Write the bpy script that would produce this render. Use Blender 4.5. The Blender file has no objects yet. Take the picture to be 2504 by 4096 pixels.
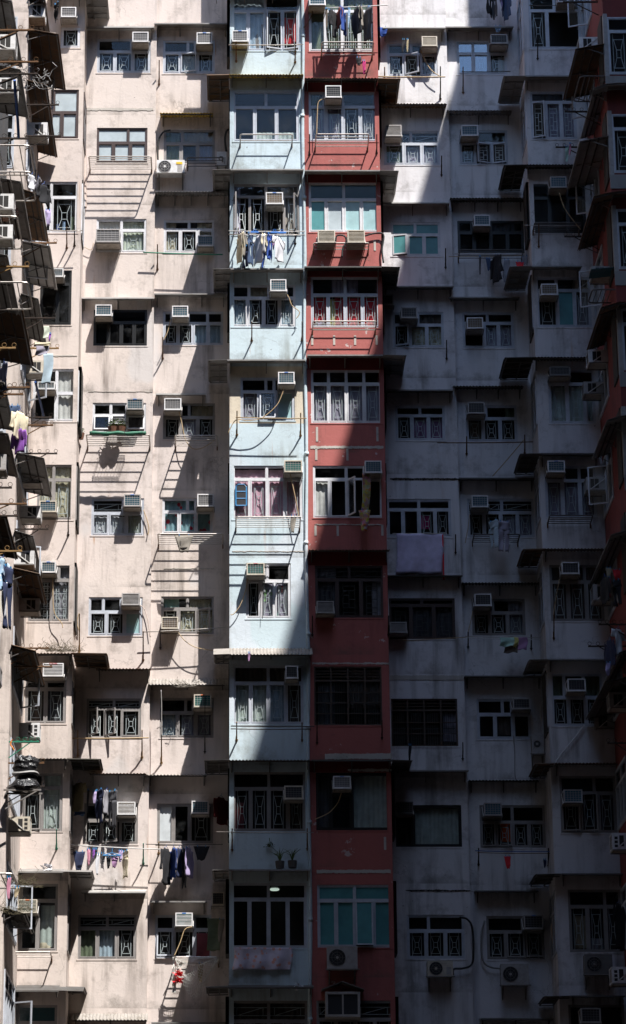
import bpy, math, random
from math import radians, sin, cos, tan, atan2, sqrt, pi, acos, exp
RN = random.Random(11)
S = bpy.context.scene
COL = S.collection

# ------------------------------------------------------------------ camera model
F, CX, CY = 10800.0, 948.0, 2048.0          # focal length and optical axis, in photo pixels
PT = radians(18.3)
CAM = (0.0, -69.5, 1.6)
def ray(x, y):
    a, b = (x - CX) / F, (CY - y) / F
    return a, cos(PT) - b * sin(PT), sin(PT) + b * cos(PT)
def onY(x, y, Y):                            # where the sight line meets the wall plane Y = const
    d = ray(x, y); k = (Y - CAM[1]) / d[1]
    return (d[0] * k, Y, CAM[2] + d[2] * k)
def onX(x, y, X):                            # where it meets a side-wing plane X = const
    d = ray(x, y); k = X / d[0]
    return (X, CAM[1] + d[1] * k, CAM[2] + d[2] * k)
def Yat(y, z):
    d = ray(0, y); return CAM[1] + (z - CAM[2]) * d[1] / d[2]
TX = (0, 820, 1640); TY = (0, 680, 1360, 2040, 2720, 3396)
def T(t, x, y):
    if isinstance(t, int):
        s = 1.743 if t % 3 == 2 else 1.7512
        return TX[t % 3] + x / s, TY[t // 3] + y / s
    if t[0] == 'a':
        return x / 3.519, TY[int(t[1]) - 1] + y / 3.519
    return 2184 + x / 2.4625, (int(t[1]) - 1) * 1000 + y / 2.4625

# ------------------------------------------------------------------ materials
MATS = {}
def nodes(name):
    m = bpy.data.materials.new(name); m.use_nodes = True
    nt = m.node_tree; b = nt.nodes['Principled BSDF']
    return m, nt, b
def mixc(nt, fac, a, b):
    n = nt.nodes.new('ShaderNodeMix'); n.data_type = 'RGBA'
    for s, v in ((0, fac), (6, a), (7, b)):
        if hasattr(v, 'is_linked') or hasattr(v, 'links'): nt.links.new(v, n.inputs[s])
        else: n.inputs[s].default_value = v if s == 0 else (*v[:3], 1)
    return n.outputs[2]
def noise(nt, co, scale, detail=4, rough=.55, stretch=None, dist=0):
    n = nt.nodes.new('ShaderNodeTexNoise'); n.inputs['Scale'].default_value = scale
    n.inputs['Detail'].default_value = detail; n.inputs['Roughness'].default_value = rough
    n.inputs['Distortion'].default_value = dist
    if stretch:
        mp = nt.nodes.new('ShaderNodeMapping'); mp.inputs['Scale'].default_value = stretch
        nt.links.new(co, mp.inputs[0]); co = mp.outputs[0]
    nt.links.new(co, n.inputs['Vector']); return n.outputs[0]
def ramp(nt, v, lo, hi, a=0.0, b=1.0):
    n = nt.nodes.new('ShaderNodeMapRange'); n.inputs[1].default_value = lo; n.inputs[2].default_value = hi
    n.inputs[3].default_value = a; n.inputs[4].default_value = b
    nt.links.new(v, n.inputs[0]); return n.outputs[0]
def mul(nt, a, b):
    n = nt.nodes.new('ShaderNodeMath'); n.operation = 'MULTIPLY'
    nt.links.new(a, n.inputs[0])
    if isinstance(b, (int, float)): n.inputs[1].default_value = b
    else: nt.links.new(b, n.inputs[1])
    return n.outputs[0]
def pos(nt):
    return nt.nodes.new('ShaderNodeNewGeometry').outputs['Position']
def bump(nt, b, h, dist, strength=1):
    n = nt.nodes.new('ShaderNodeBump'); n.inputs['Distance'].default_value = dist
    n.inputs['Strength'].default_value = strength
    nt.links.new(h, n.inputs['Height']); nt.links.new(n.outputs[0], b.inputs['Normal'])
def plaster(name, col, dirt=(.16, .13, .11), amt=.5, peel=None, peel_at=.66, rust=.35, patch=None, mould=None):
    m, nt, b = nodes(name); p = pos(nt)
    c = mixc(nt, ramp(nt, noise(nt, p, .55, 5), .35, .7), col, tuple(x * .86 for x in col))
    c = mixc(nt, ramp(nt, noise(nt, p, .16, 3, .5), .42, .62, 0, .8), c, (col[0] * .97, col[1] * .965, col[2] * .93))
    c = mixc(nt, ramp(nt, noise(nt, p, .3, 6, .6, (1.6, 1, .5)), .5, .75, 0, .45), c, tuple(x * .72 for x in col))
    if patch: c = mixc(nt, ramp(nt, noise(nt, p, .42, 3, .5, (1, 1, .6)), .60, .63, 0, .75), c, patch)
    st = mul(nt, ramp(nt, noise(nt, p, 1.0, 5, .6, (3.2, 3.2, .33)), .49, .72), ramp(nt, noise(nt, p, .5, 3), .36, .58))
    c = mixc(nt, mul(nt, st, amt * 1.2), c, dirt)
    c = mixc(nt, mul(nt, ramp(nt, noise(nt, p, 1.1, 8, .75), .53, .74), amt), c, dirt)
    sp = mul(nt, ramp(nt, noise(nt, p, 9, 3, .6), .71, .75), ramp(nt, noise(nt, p, .9, 2), .45, .6))
    c = mixc(nt, mul(nt, sp, .75), c, (.10, .08, .065))
    rs = mul(nt, ramp(nt, noise(nt, p, 1, 3, .5, (7, 7, .45)), .68, .74), ramp(nt, noise(nt, p, .6, 2), .52, .6))
    c = mixc(nt, mul(nt, rs, rust), c, (.42, .2, .07))
    # thin cracks
    vo = nt.nodes.new('ShaderNodeTexVoronoi'); vo.feature = 'DISTANCE_TO_EDGE'; vo.inputs['Scale'].default_value = .75
    wp = nt.nodes.new('ShaderNodeVectorMath'); wp.operation = 'ADD'
    nn = nt.nodes.new('ShaderNodeTexNoise'); nn.inputs['Scale'].default_value = 2.2; nn.inputs['Detail'].default_value = 5
    nt.links.new(p, nn.inputs['Vector']); nt.links.new(p, wp.inputs[0]); nt.links.new(nn.outputs[1], wp.inputs[1])
    nt.links.new(wp.outputs[0], vo.inputs['Vector'])
    cr = mul(nt, ramp(nt, vo.outputs['Distance'], .0, .012, 1, 0), ramp(nt, noise(nt, p, .7, 2), .54, .62))
    c = mixc(nt, mul(nt, cr, .36), c, (.10, .085, .075))
    if mould:                                # ragged mould and wear along the storey joints
        z0, sp_, ma = mould
        sx = nt.nodes.new('ShaderNodeSeparateXYZ'); nt.links.new(p, sx.inputs[0])
        fr = nt.nodes.new('ShaderNodeMath'); fr.operation = 'MULTIPLY_ADD'; nt.links.new(sx.outputs[2], fr.inputs[0]); fr.inputs[1].default_value = 1 / sp_; fr.inputs[2].default_value = -z0 / sp_
        fc = nt.nodes.new('ShaderNodeMath'); fc.operation = 'FRACT'; nt.links.new(fr.outputs[0], fc.inputs[0])
        band = ramp(nt, fc.outputs[0], 0, .17, .30, 0)
        ad2 = nt.nodes.new('ShaderNodeMath'); ad2.operation = 'ADD'; nt.links.new(noise(nt, p, 1.6, 8, .72, (1, 1, .8)), ad2.inputs[0]); nt.links.new(band, ad2.inputs[1])
        c = mixc(nt, mul(nt, mul(nt, ramp(nt, ad2.outputs[0], .69, .86), ramp(nt, noise(nt, p, .55, 3), .38, .55)), ma), c, (.10, .088, .07))
    h = noise(nt, p, 14, 6, .65)
    if peel:
        pk = ramp(nt, noise(nt, p, 2.3, 8, .72), peel_at, peel_at + .015)
        c = mixc(nt, mul(nt, pk, .9), c, peel)
        sub = nt.nodes.new('ShaderNodeMath'); sub.operation = 'SUBTRACT'
        nt.links.new(h, sub.inputs[0]); nt.links.new(mul(nt, pk, .6), sub.inputs[1]); h = sub.outputs[0]
    nt.links.new(c, b.inputs['Base Color']); b.inputs['Roughness'].default_value = .88
    big = noise(nt, p, 1.7, 3)
    ad = nt.nodes.new('ShaderNodeMath'); ad.operation = 'MULTIPLY_ADD'
    nt.links.new(big, ad.inputs[0]); ad.inputs[1].default_value = 1.6; nt.links.new(h, ad.inputs[2])
    bump(nt, b, ad.outputs[0], .0055)
    MATS[name] = m
def paint(name, col, rough=.5, metal=0, dirt=None, amt=.4, scale=4, bumpd=0, trans=0):
    m, nt, b = nodes(name); p = pos(nt)
    c = mixc(nt, ramp(nt, noise(nt, p, scale, 5), .35, .7), col, tuple(x * .8 for x in col))
    if dirt: c = mixc(nt, mul(nt, ramp(nt, noise(nt, p, scale * 1.7, 7, .7), .48, .68), amt), c, dirt)
    nt.links.new(c, b.inputs['Base Color']); b.inputs['Roughness'].default_value = rough
    b.inputs['Metallic'].default_value = metal
    if bumpd: bump(nt, b, noise(nt, p, scale * 4, 5), bumpd)
    MATS[name] = m
def cloth(name, col, pat=None, scale=9, lo=.58):
    m, nt, b = nodes(name); p = pos(nt)
    c = mixc(nt, ramp(nt, noise(nt, p, 5, 4), .35, .7), col, tuple(x * .75 for x in col))
    if pat:
        vo = nt.nodes.new('ShaderNodeTexVoronoi'); vo.inputs['Scale'].default_value = scale
        nt.links.new(p, vo.inputs['Vector'])
        c = mixc(nt, ramp(nt, vo.outputs['Distance'], .30, .34, 1, 0), c, pat)
    nt.links.new(c, b.inputs['Base Color']); b.inputs['Roughness'].default_value = .9
    bump(nt, b, noise(nt, p, 40, 3), .002)
    MATS[name] = m
def glass(name, tint, rough=.04, refl=1.0):
    m = bpy.data.materials.new(name); m.use_nodes = True; nt = m.node_tree; nt.nodes.clear()
    o = nt.nodes.new('ShaderNodeOutputMaterial'); mx = nt.nodes.new('ShaderNodeMixShader')
    t = nt.nodes.new('ShaderNodeBsdfTransparent'); t.inputs[0].default_value = (*tint, 1)
    g = nt.nodes.new('ShaderNodeBsdfGlossy'); g.inputs['Roughness'].default_value = rough
    g.inputs[0].default_value = (.9, .95, 1, 1)
    fr = nt.nodes.new('ShaderNodeFresnel'); fr.inputs[0].default_value = 1.5
    bp = nt.nodes.new('ShaderNodeBump'); bp.inputs['Distance'].default_value = .004
    nt.links.new(noise(nt, pos(nt), 3, 2), bp.inputs['Height'])
    nt.links.new(bp.outputs[0], g.inputs['Normal'])
    df = nt.nodes.new('ShaderNodeBsdfDiffuse'); df.inputs[0].default_value = (.30, .31, .32, 1)
    m2 = nt.nodes.new('ShaderNodeMixShader')          # a film of dust
    nt.links.new(ramp(nt, noise(nt, pos(nt), 2.5, 6, .7), .45, .8, .0, .07), m2.inputs[0])
    nt.links.new(mul(nt, fr.outputs[0], refl), mx.inputs[0])
    nt.links.new(t.outputs[0], mx.inputs[1]); nt.links.new(g.outputs[0], mx.inputs[2])
    nt.links.new(mx.outputs[0], m2.inputs[1]); nt.links.new(df.outputs[0], m2.inputs[2])
    nt.links.new(m2.outputs[0], o.inputs[0]); MATS[name] = m
def emit(name, col, st):
    m, nt, b = nodes(name); b.inputs['Emission Color'].default_value = (*col, 1)
    b.inputs['Emission Strength'].default_value = st; MATS[name] = m

PINK = (.69, .605, .565)
plaster('pink_plaster', PINK, amt=.72, rust=.8, patch=(.60, .565, .55), mould=(11.2, 2.80, .5))
plaster('pink_bay_plaster', (.68, .59, .545), amt=.72, rust=.7, mould=(11.45, 2.80, .6))
plaster('blue_plaster', (.575, .69, .755), dirt=(.2, .21, .18), amt=.6, patch=(.64, .69, .75), rust=.35, mould=(11.65, 2.80, .42))
plaster('red_plaster', (.42, .125, .112), dirt=(.13, .04, .035), amt=.45, peel=(.55, .44, .42), peel_at=.63, rust=.0, mould=(11.8, 2.80, .5))
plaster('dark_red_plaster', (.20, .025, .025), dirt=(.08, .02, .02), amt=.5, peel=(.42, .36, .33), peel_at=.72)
plaster('white_plaster', (.74, .725, .745), dirt=(.12, .105, .095), amt=.6, rust=.25, peel=(.50, .48, .46), peel_at=.70, mould=(11.6, 2.80, .5))
plaster('bay_white_plaster', (.70, .685, .705), dirt=(.12, .105, .095), amt=.6, rust=.3, mould=(11.6, 2.80, .5))
plaster('cream_plaster', (.70, .62, .50), amt=.4)
plaster('mortar', (.52, .48, .44), amt=.5)
plaster('low_bounce_render', (.09, .09, .095), amt=.5)  # dark tone for mostly unseen walls, set to cut bounced light
plaster('wing_red_shaded_plaster', (.23, .05, .045), dirt=(.08, .03, .03), amt=.6, peel=(.40, .34, .32), peel_at=.70, rust=0)  # same red paint as the bay, with edge shade put into the colour
plaster('grey_render', (.34, .33, .32), amt=.5)
paint('interior', (.055, .05, .045), .9)
paint('aluminium', (.54, .57, .63), .45, .0, (.3, .3, .3), .25)
paint('white_frame', (.70, .70, .725), .45, 0, (.4, .38, .36), .25)
paint('bronze_frame', (.060, .035, .030), .45)
paint('black_frame', (.012, .012, .012), .4)
paint('grey_frame', (.30, .28, .27), .5, 0, (.15, .14, .13), .3)
paint('steel_frame', (.06, .045, .035), .7, 0, (.18, .08, .04), .6, 6)
paint('grille_white', (.72, .78, .78), .6)
paint('grille_dark', (.10, .10, .10), .6)
paint('frosted_pane', (.46, .53, .56), .35)
paint('teal_pane', (.10, .30, .31), .3)
paint('pale_teal_pane', (.36, .55, .57), .35)
paint('white_pane', (.62, .66, .68), .35)
paint('dark_teal_pane', (.012, .05, .06), .15)
glass('glass', (.965, .975, .98), .03, .32)
glass('sky_glass', (.40, .5, .6), .03, 3.2)
paint('ac_white', (.76, .75, .75), .5, 0, (.32, .28, .22), .35, 5)
paint('ac_beige', (.62, .56, .46), .5, 0, (.26, .2, .14), .45, 5)
paint('ac_grey', (.42, .40, .39), .55, 0, (.2, .17, .14), .45, 5)
paint('ac_dark', (.16, .155, .15), .6, 0, (.08, .07, .06), .4, 5)
paint('ac_under', (.40, .36, .31), .7, 0, (.14, .11, .08), .6, 6)
paint('fin_blue', (.035, .13, .18), .4)
paint('fin_teal', (.01, .16, .14), .4)
paint('fin_grey', (.17, .17, .175), .5)
paint('fin_dark', (.025, .025, .03), .5)
paint('fin_brown', (.20, .14, .08), .6)
paint('vent_dark', (.02, .018, .017), .8)
paint('badge_blue', (.05, .2, .6), .4)
paint('badge_red', (.65, .03, .05), .4)
paint('badge_orange', (.8, .18, .05), .4)
paint('badge_yellow', (.85, .6, .02), .4)
paint('sheet_metal', (.26, .25, .24), .6, 0, (.10, .08, .06), .5, 3)
paint('sheet_dark', (.10, .095, .09), .7, 0, (.05, .035, .025), .6, 3)
paint('sheet_light', (.50, .485, .465), .5, 0, (.3, .26, .22), .35, 3)
paint('sheet_rust', (.13, .085, .055), .85, 0, (.22, .09, .03), .7, 4, .004)
paint('sheet_yellow', (.50, .34, .05), .8, 0, (.22, .15, .08), .65, 4, .004)
paint('sheet_asbestos', (.36, .33, .30), .9, 0, (.14, .12, .09), .6, 3, .004)
paint('sheet_moss', (.035, .032, .026), .95, 0, (.06, .055, .03), .6, 5, .006)
paint('bracket_steel', (.20, .19, .18), .6, 0, (.2, .1, .05), .4, 6)
paint('rust', (.17, .085, .035), .9, 0, (.04, .03, .025), .6, 9, .003)
paint('rust_black', (.03, .022, .018), .9, 0, (.14, .06, .03), .35, 9, .003)
paint('rust_yellow', (.33, .20, .08), .9, 0, (.15, .07, .03), .5, 9, .003)
paint('rail_steel', (.50, .46, .42), .4, .5, (.25, .16, .1), .4, 6)
paint('rail_dark', (.11, .10, .095), .6, .2)
paint('pole_white', (.70, .68, .66), .5, 0, (.35, .3, .25), .4, 8)
paint('pole_green', (.02, .22, .13), .5)
paint('pole_bamboo', (.46, .33, .18), .7, 0, (.2, .13, .08), .5, 8)
paint('pole_blue', (.06, .12, .36), .5)
paint('hose', (.50, .36, .20), .6)
paint('cable_black', (.015, .015, .015), .6)
paint('cable_grey', (.3, .29, .28), .6)
paint('pipe_pink', (.70, .57, .50), .6, 0, (.4, .3, .22), .3, 6)
paint('pipe_white', (.75, .74, .72), .5)
paint('bag_black', (.018, .018, .02), .25, 0, None, 0, 5, .02)
paint('leaf', (.06, .11, .02), .6); paint('leaf_red', (.14, .025, .03), .6)
paint('leaf_dry', (.12, .10, .055), .8)
paint('tarp_green', (.03, .17, .10), .6); paint('tarp_blue', (.03, .12, .16), .6)
paint('pot', (.22, .10, .06), .7); paint('toy_blue', (.05, .26, .55), .4)
paint('blue_rope', (.03, .11, .40), .6); paint('orange_plastic', (.8, .25, .02), .5)
paint('asphalt', (.05, .05, .05), .9)
emit('lamp_glow', (.8, 1, .85), .28)
CLOTHS = dict(black=(.016, .016, .02), navy=(.02, .028, .075), blue=(.025, .075, .33), lightblue=(.34, .48, .66), denim=(.06, .10, .19),
    red=(.80, .035, .05), darkred=(.16, .012, .015), white=(.74, .74, .78), grey=(.32, .31, .34), dkgrey=(.085, .085, .095),
    cream=(.74, .66, .48), beige=(.48, .40, .24), lilac=(.44, .36, .58), purple=(.30, .10, .48), mauve=(.36, .20, .36),
    pink=(.60, .26, .36), magenta=(.60, .04, .20), maroon=(.26, .06, .07), olive=(.17, .21, .13), silver=(.30, .27, .23),
    mint=(.42, .66, .56), brick=(.40, .12, .09), tan=(.42, .34, .22), greyblue=(.48, .60, .68), offwhite=(.78, .77, .72),
    yellow=(.70, .66, .20), greenwhite=(.72, .78, .64), pinkcur=(.82, .50, .60), greyviolet=(.38, .35, .43), palegreen=(.58, .66, .60),
    limegreen=(.25, .62, .10), orange=(.75, .12, .02), teal=(.03, .2, .22), sheetlilac=(.66, .60, .80), brown=(.13, .10, .08))
for k, v in CLOTHS.items(): cloth('cloth_' + k, v)
cloth('cloth_floral', (.68, .62, .74), (.70, .36, .30), 7.5)
cloth('cloth_rosecurtain', (.30, .50, .54), (.55, .03, .06), 4.5)
cloth('cloth_colourful', (.55, .25, .05), None)
for m_, nt_, in ((MATS['cloth_colourful'], MATS['cloth_colourful'].node_tree),):
    b_ = nt_.nodes['Principled BSDF']; v_ = nt_.nodes.new('ShaderNodeTexVoronoi'); v_.inputs['Scale'].default_value = 13; nt_.links.new(pos(nt_), v_.inputs['Vector'])
    h_ = nt_.nodes.new('ShaderNodeHueSaturation'); h_.inputs['Saturation'].default_value = 1.1; h_.inputs['Value'].default_value = .55; nt_.links.new(v_.outputs['Color'], h_.inputs['Color']); nt_.links.new(mixc(nt_, .45, (.5, .24, .06), h_.outputs[0]), b_.inputs['Base Color'])
cloth('cloth_lbprint', (.36, .52, .68), (.6, .65, .75), 14)
cloth('cloth_lace', (.66, .62, .46), (.44, .38, .22), 22)
CM = lambda c: 'cloth_' + c

# ------------------------------------------------------------------ mesh helpers
class M:
    def __init__(s): s.v = []; s.f = []; s.m = []; s.mats = []; s.smooth = False
    def mi(s, m):
        if m not in s.mats: s.mats.append(m)
        return s.mats.index(m)
    def add(s, vs, fs, m):
        o = len(s.v); i = s.mi(m); s.v += [tuple(p) for p in vs]
        for f in fs: s.f.append([o + k for k in f]); s.m.append(i)
    def box(s, x0, x1, y0, y1, z0, z1, m):
        if x0 > x1: x0, x1 = x1, x0
        if y0 > y1: y0, y1 = y1, y0
        if z0 > z1: z0, z1 = z1, z0
        s.add([(x0, y0, z0), (x1, y0, z0), (x1, y1, z0), (x0, y1, z0), (x0, y0, z1), (x1, y0, z1), (x1, y1, z1), (x0, y1, z1)],
              [(0, 3, 2, 1), (4, 5, 6, 7), (0, 1, 5, 4), (1, 2, 6, 5), (2, 3, 7, 6), (3, 0, 4, 7)], m)
    def bar(s, p, q, w, m, h=None):          # square bar between two points
        h = h or w
        d = [q[i] - p[i] for i in range(3)]; L = sqrt(sum(c * c for c in d)) or 1e-6; d = [c / L for c in d]
        up = (0, 0, 1) if abs(d[2]) < .9 else (0, 1, 0)
        a = (d[1] * up[2] - d[2] * up[1], d[2] * up[0] - d[0] * up[2], d[0] * up[1] - d[1] * up[0])
        la = sqrt(sum(c * c for c in a)); a = [c / la for c in a]
        b = (a[1] * d[2] - a[2] * d[1], a[2] * d[0] - a[0] * d[2], a[0] * d[1] - a[1] * d[0])
        vs = []
        for e in (p, q):
            for sa, sb in ((-1, -1), (1, -1), (1, 1), (-1, 1)):
                vs.append(tuple(e[i] + a[i] * sa * w / 2 + b[i] * sb * h / 2 for i in range(3)))
        s.add(vs, [(0, 1, 2, 3), (7, 6, 5, 4), (0, 4, 5, 1), (1, 5, 6, 2), (2, 6, 7, 3), (3, 7, 4, 0)], m)
    def tube(s, pts, r, m, n=6, closed=False):
        rings = []; N = len(pts)
        for k, p in enumerate(pts):
            a, b = pts[(k - 1) % N if closed else max(k - 1, 0)], pts[(k + 1) % N if closed else min(k + 1, N - 1)]
            d = [b[i] - a[i] for i in range(3)]; L = sqrt(sum(c * c for c in d)) or 1e-6; d = [c / L for c in d]
            up = (0, 0, 1) if abs(d[2]) < .9 else (0, 1, 0)
            e = (d[1] * up[2] - d[2] * up[1], d[2] * up[0] - d[0] * up[2], d[0] * up[1] - d[1] * up[0])
            L = sqrt(sum(c * c for c in e)); e = [c / L for c in e]
            g = (e[1] * d[2] - e[2] * d[1], e[2] * d[0] - e[0] * d[2], e[0] * d[1] - e[1] * d[0])
            rr = r[k] if isinstance(r, (list, tuple)) else r
            rings.append([tuple(p[i] + rr * (cos(2 * pi * j / n) * e[i] + sin(2 * pi * j / n) * g[i]) for i in range(3)) for j in range(n)])
        vs = [q for rg in rings for q in rg]; fs = []
        for k in range(N if closed else N - 1):
            k2 = (k + 1) % N
            for j in range(n): fs.append((k * n + j, k * n + (j + 1) % n, k2 * n + (j + 1) % n, k2 * n + j))
        if not closed: fs += [tuple(range(n))[::-1], tuple((N - 1) * n + j for j in range(n))]
        s.add(vs, fs, m)
    def sheet(s, g, t, m, dirn=None):        # grid of points, given a real thickness t along dirn
        nr, nc = len(g), len(g[0]); dirn = dirn or (0, t, 0)
        top = [p for r in g for p in r]; bot = [tuple(p[i] + dirn[i] for i in range(3)) for p in top]; o = nr * nc; fs = []
        for i in range(nr - 1):
            for j in range(nc - 1):
                a, b, c, d = i * nc + j, i * nc + j + 1, (i + 1) * nc + j + 1, (i + 1) * nc + j
                fs += [(a, b, c, d), (o + d, o + c, o + b, o + a)]
        for j in range(nc - 1):
            fs += [(j + 1, j, o + j, o + j + 1), ((nr - 1) * nc + j, (nr - 1) * nc + j + 1, o + (nr - 1) * nc + j + 1, o + (nr - 1) * nc + j)]
        for i in range(nr - 1):
            fs += [(i * nc, (i + 1) * nc, o + (i + 1) * nc, o + i * nc), ((i + 1) * nc + nc - 1, i * nc + nc - 1, o + i * nc + nc - 1, o + (i + 1) * nc + nc - 1)]
        s.add(top + bot, fs, m)
    def disc(s, c, r, y0, y1, m, n=20):      # short cylinder along y
        vs = [(c[0] + r * cos(2 * pi * j / n), y, c[1] + r * sin(2 * pi * j / n)) for y in (y0, y1) for j in range(n)]
        fs = [tuple(range(n)), tuple(range(2 * n - 1, n - 1, -1))] + [(j, n + j, n + (j + 1) % n, (j + 1) % n) for j in range(n)]
        s.add(vs, fs, m)
    def build(s, name, parent=None, loc=(0, 0, 0), rz=0, rx=0):
        if not s.v: return None
        me = bpy.data.meshes.new(name); me.from_pydata(s.v, [], s.f)
        for m in s.mats: me.materials.append(MATS[m])
        me.polygons.foreach_set('material_index', s.m)
        if s.smooth: me.polygons.foreach_set('use_smooth', [True] * len(s.f))
        me.update()
        o = bpy.data.objects.new(name, me); COL.objects.link(o)
        o.location = loc; o.rotation_euler = (rx, 0, rz)
        if parent: o.parent = parent
        return o
LABELS = {}
def tag(o, label, cat, group=None):
    o['label'] = label; o['category'] = cat
    if group: o['group'] = group
    n = len(label.split())
    if n < 4 or n > 16: print('LABEL LENGTH', n, label)
    if label in LABELS: print('DUPLICATE LABEL', label)
    LABELS[label] = 1
    return o
def thing(name, label, cat, loc=(0, 0, 0), rz=0, group=None):
    o = bpy.data.objects.new(name, None); COL.objects.link(o); o.empty_display_size = .2
    o.location = loc; o.rotation_euler = (0, 0, rz)
    return tag(o, label, cat, group)

COLN = dict(A='pink corner bay', B='pink column beside the corner bay', C='pink column beside the blue bay', D='pale blue bay', E='red bay',
            F='white column beside the red bay', G='white column beside the shaded corner', H='shaded white corner bay')
SHORT = dict(A='pink corner bay', B='outer pink column', C='inner pink column', D='blue bay', E='red bay', F='inner white column', G='outer white column', H='shaded corner bay')
SIDE = dict(A=('wing side', 'pipe side'), B=('corner side', 'blue-bay side'), C=('corner side', 'blue-bay side'), D=('pink-wall side', 'red-bay side'),
            E=('blue-bay side', 'white-wall side'), F=('red-bay side', 'corner side'), G=('red-bay side', 'corner side'), H=('white-wall side', 'red-wing side'))
ORD = ['ground', 'topmost', 'second', 'third', 'fourth', 'fifth', 'sixth', 'seventh', 'eighth', 'ninth', 'tenth', 'lowest']
# wall planes (metres in front of the recessed wall) and edges of each column
BAY = -1.4
WY = dict(A=BAY, B=-.2, C=0.0, D=BAY, E=BAY, F=-.2, G=0.0, H=BAY)
XL, XR = -5.53, 9.76
E_ = {k: onY(x, 2048, y)[0] for k, x, y in (('AB', 301, BAY), ('BC', 607, -.2), ('CD', 918, BAY), ('DE', 1229, BAY), ('EF', 1545, BAY), ('FG', 1838, -.2), ('GH', 2165, BAY))}
XE = dict(A=(XL, E_['AB']), B=(E_['AB'], E_['BC']), C=(E_['BC'], E_['CD']), D=(E_['CD'], E_['DE']), E=(E_['DE'], E_['EF']),
          F=(E_['EF'], E_['FG']), G=(E_['FG'], E_['GH']), H=(E_['GH'], XR))
ZT = 50.0
# ------------------------------------------------------------------ buildings
BG = 'tenement blocks round the courtyard'
def building(name, label, loc): return thing(name, label, 'building', loc)
pink_b = building('tenement_block', 'pale pink sunlit tenement front with stacked windows, between side wing and blue bay', (0, 0, 0))
blue_b = building('tenement_bay', 'pale blue painted bay tower running down the middle, beside the red bay', (0, 0, 0))
red_b = building('tenement_bay', 'peeling red painted bay tower beside the pale blue one', (0, 0, 0))
white_b = building('tenement_block', 'white stained tenement front in deep shade beside the red bay', (0, 0, 0))
left_b = building('side_wing', 'pink side wing at the sunny edge, hung with awnings and laundry brackets', (0, 0, 0))
right_b = building('side_wing', 'red side wing at the shaded edge beside the white block', (0, 0, 0))
opp_b = building('tenement_block', 'added unseen block closing the courtyard behind the viewpoint to cut sky light', (0, 0, 0))
BLD = dict(A=pink_b, B=pink_b, C=pink_b, D=blue_b, E=red_b, F=white_b, G=white_b, H=white_b)
WM = dict(A='pink_bay_plaster', B='pink_plaster', C='pink_plaster', D='blue_plaster', E='red_plaster', F='white_plaster', G='white_plaster', H='bay_white_plaster')
HOLES = {k: [] for k in 'ABCDEFGH'}

def wall(b, origin, rz, W, Z0, Z1, holes, mat, bands=(), rev=.14, room=.9):
    """one wall face (local x along it, -y outward) with real openings, reveals and the dark rooms behind"""
    m = M(); hs = [(max(a, .01), min(c, W - .01), d, e) for a, c, d, e in holes]
    xs = sorted({0, W, *[h[0] for h in hs], *[h[1] for h in hs]}); zs = sorted({Z0, Z1, *[h[2] for h in hs], *[h[3] for h in hs], *[z for q in bands for z in q[:2]]})
    for j in range(len(zs) - 1):
        zc = (zs[j] + zs[j + 1]) / 2
        mm = next((q[2] for q in bands if q[0] < zc < q[1]), mat)
        run = None
        for i in range(len(xs) - 1):
            xc = (xs[i] + xs[i + 1]) / 2
            hole = any(h[0] < xc < h[1] and h[2] < zc < h[3] for h in hs)
            if not hole and run is None: run = xs[i]
            if run is not None and (hole or i == len(xs) - 2):
                e = xs[i] if hole else xs[i + 1]
                m.add([(run, 0, zs[j]), (e, 0, zs[j]), (e, 0, zs[j + 1]), (run, 0, zs[j + 1])], [(0, 1, 2, 3)], mm); run = None
    for a, c, d, e in hs:
        m.add([(a, 0, d), (c, 0, d), (c, 0, e), (a, 0, e), (a, rev, d), (c, rev, d), (c, rev, e), (a, rev, e)],
              [(0, 4, 5, 1), (1, 5, 6, 2), (2, 6, 7, 3), (3, 7, 4, 0)], mat)
        g = .12
        m.add([(a - g, rev, d - g), (c + g, rev, d - g), (c + g, rev, e + g), (a - g, rev, e + g), (a - g, room, d - g), (c + g, room, d - g), (c + g, room, e + g), (a - g, room, e + g)],
              [(0, 1, 5, 4), (1, 2, 6, 5), (2, 3, 7, 6), (3, 0, 4, 7), (4, 5, 6, 7)], 'interior')
    return m.build('wall', b, (*origin, 0), rz)

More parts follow.
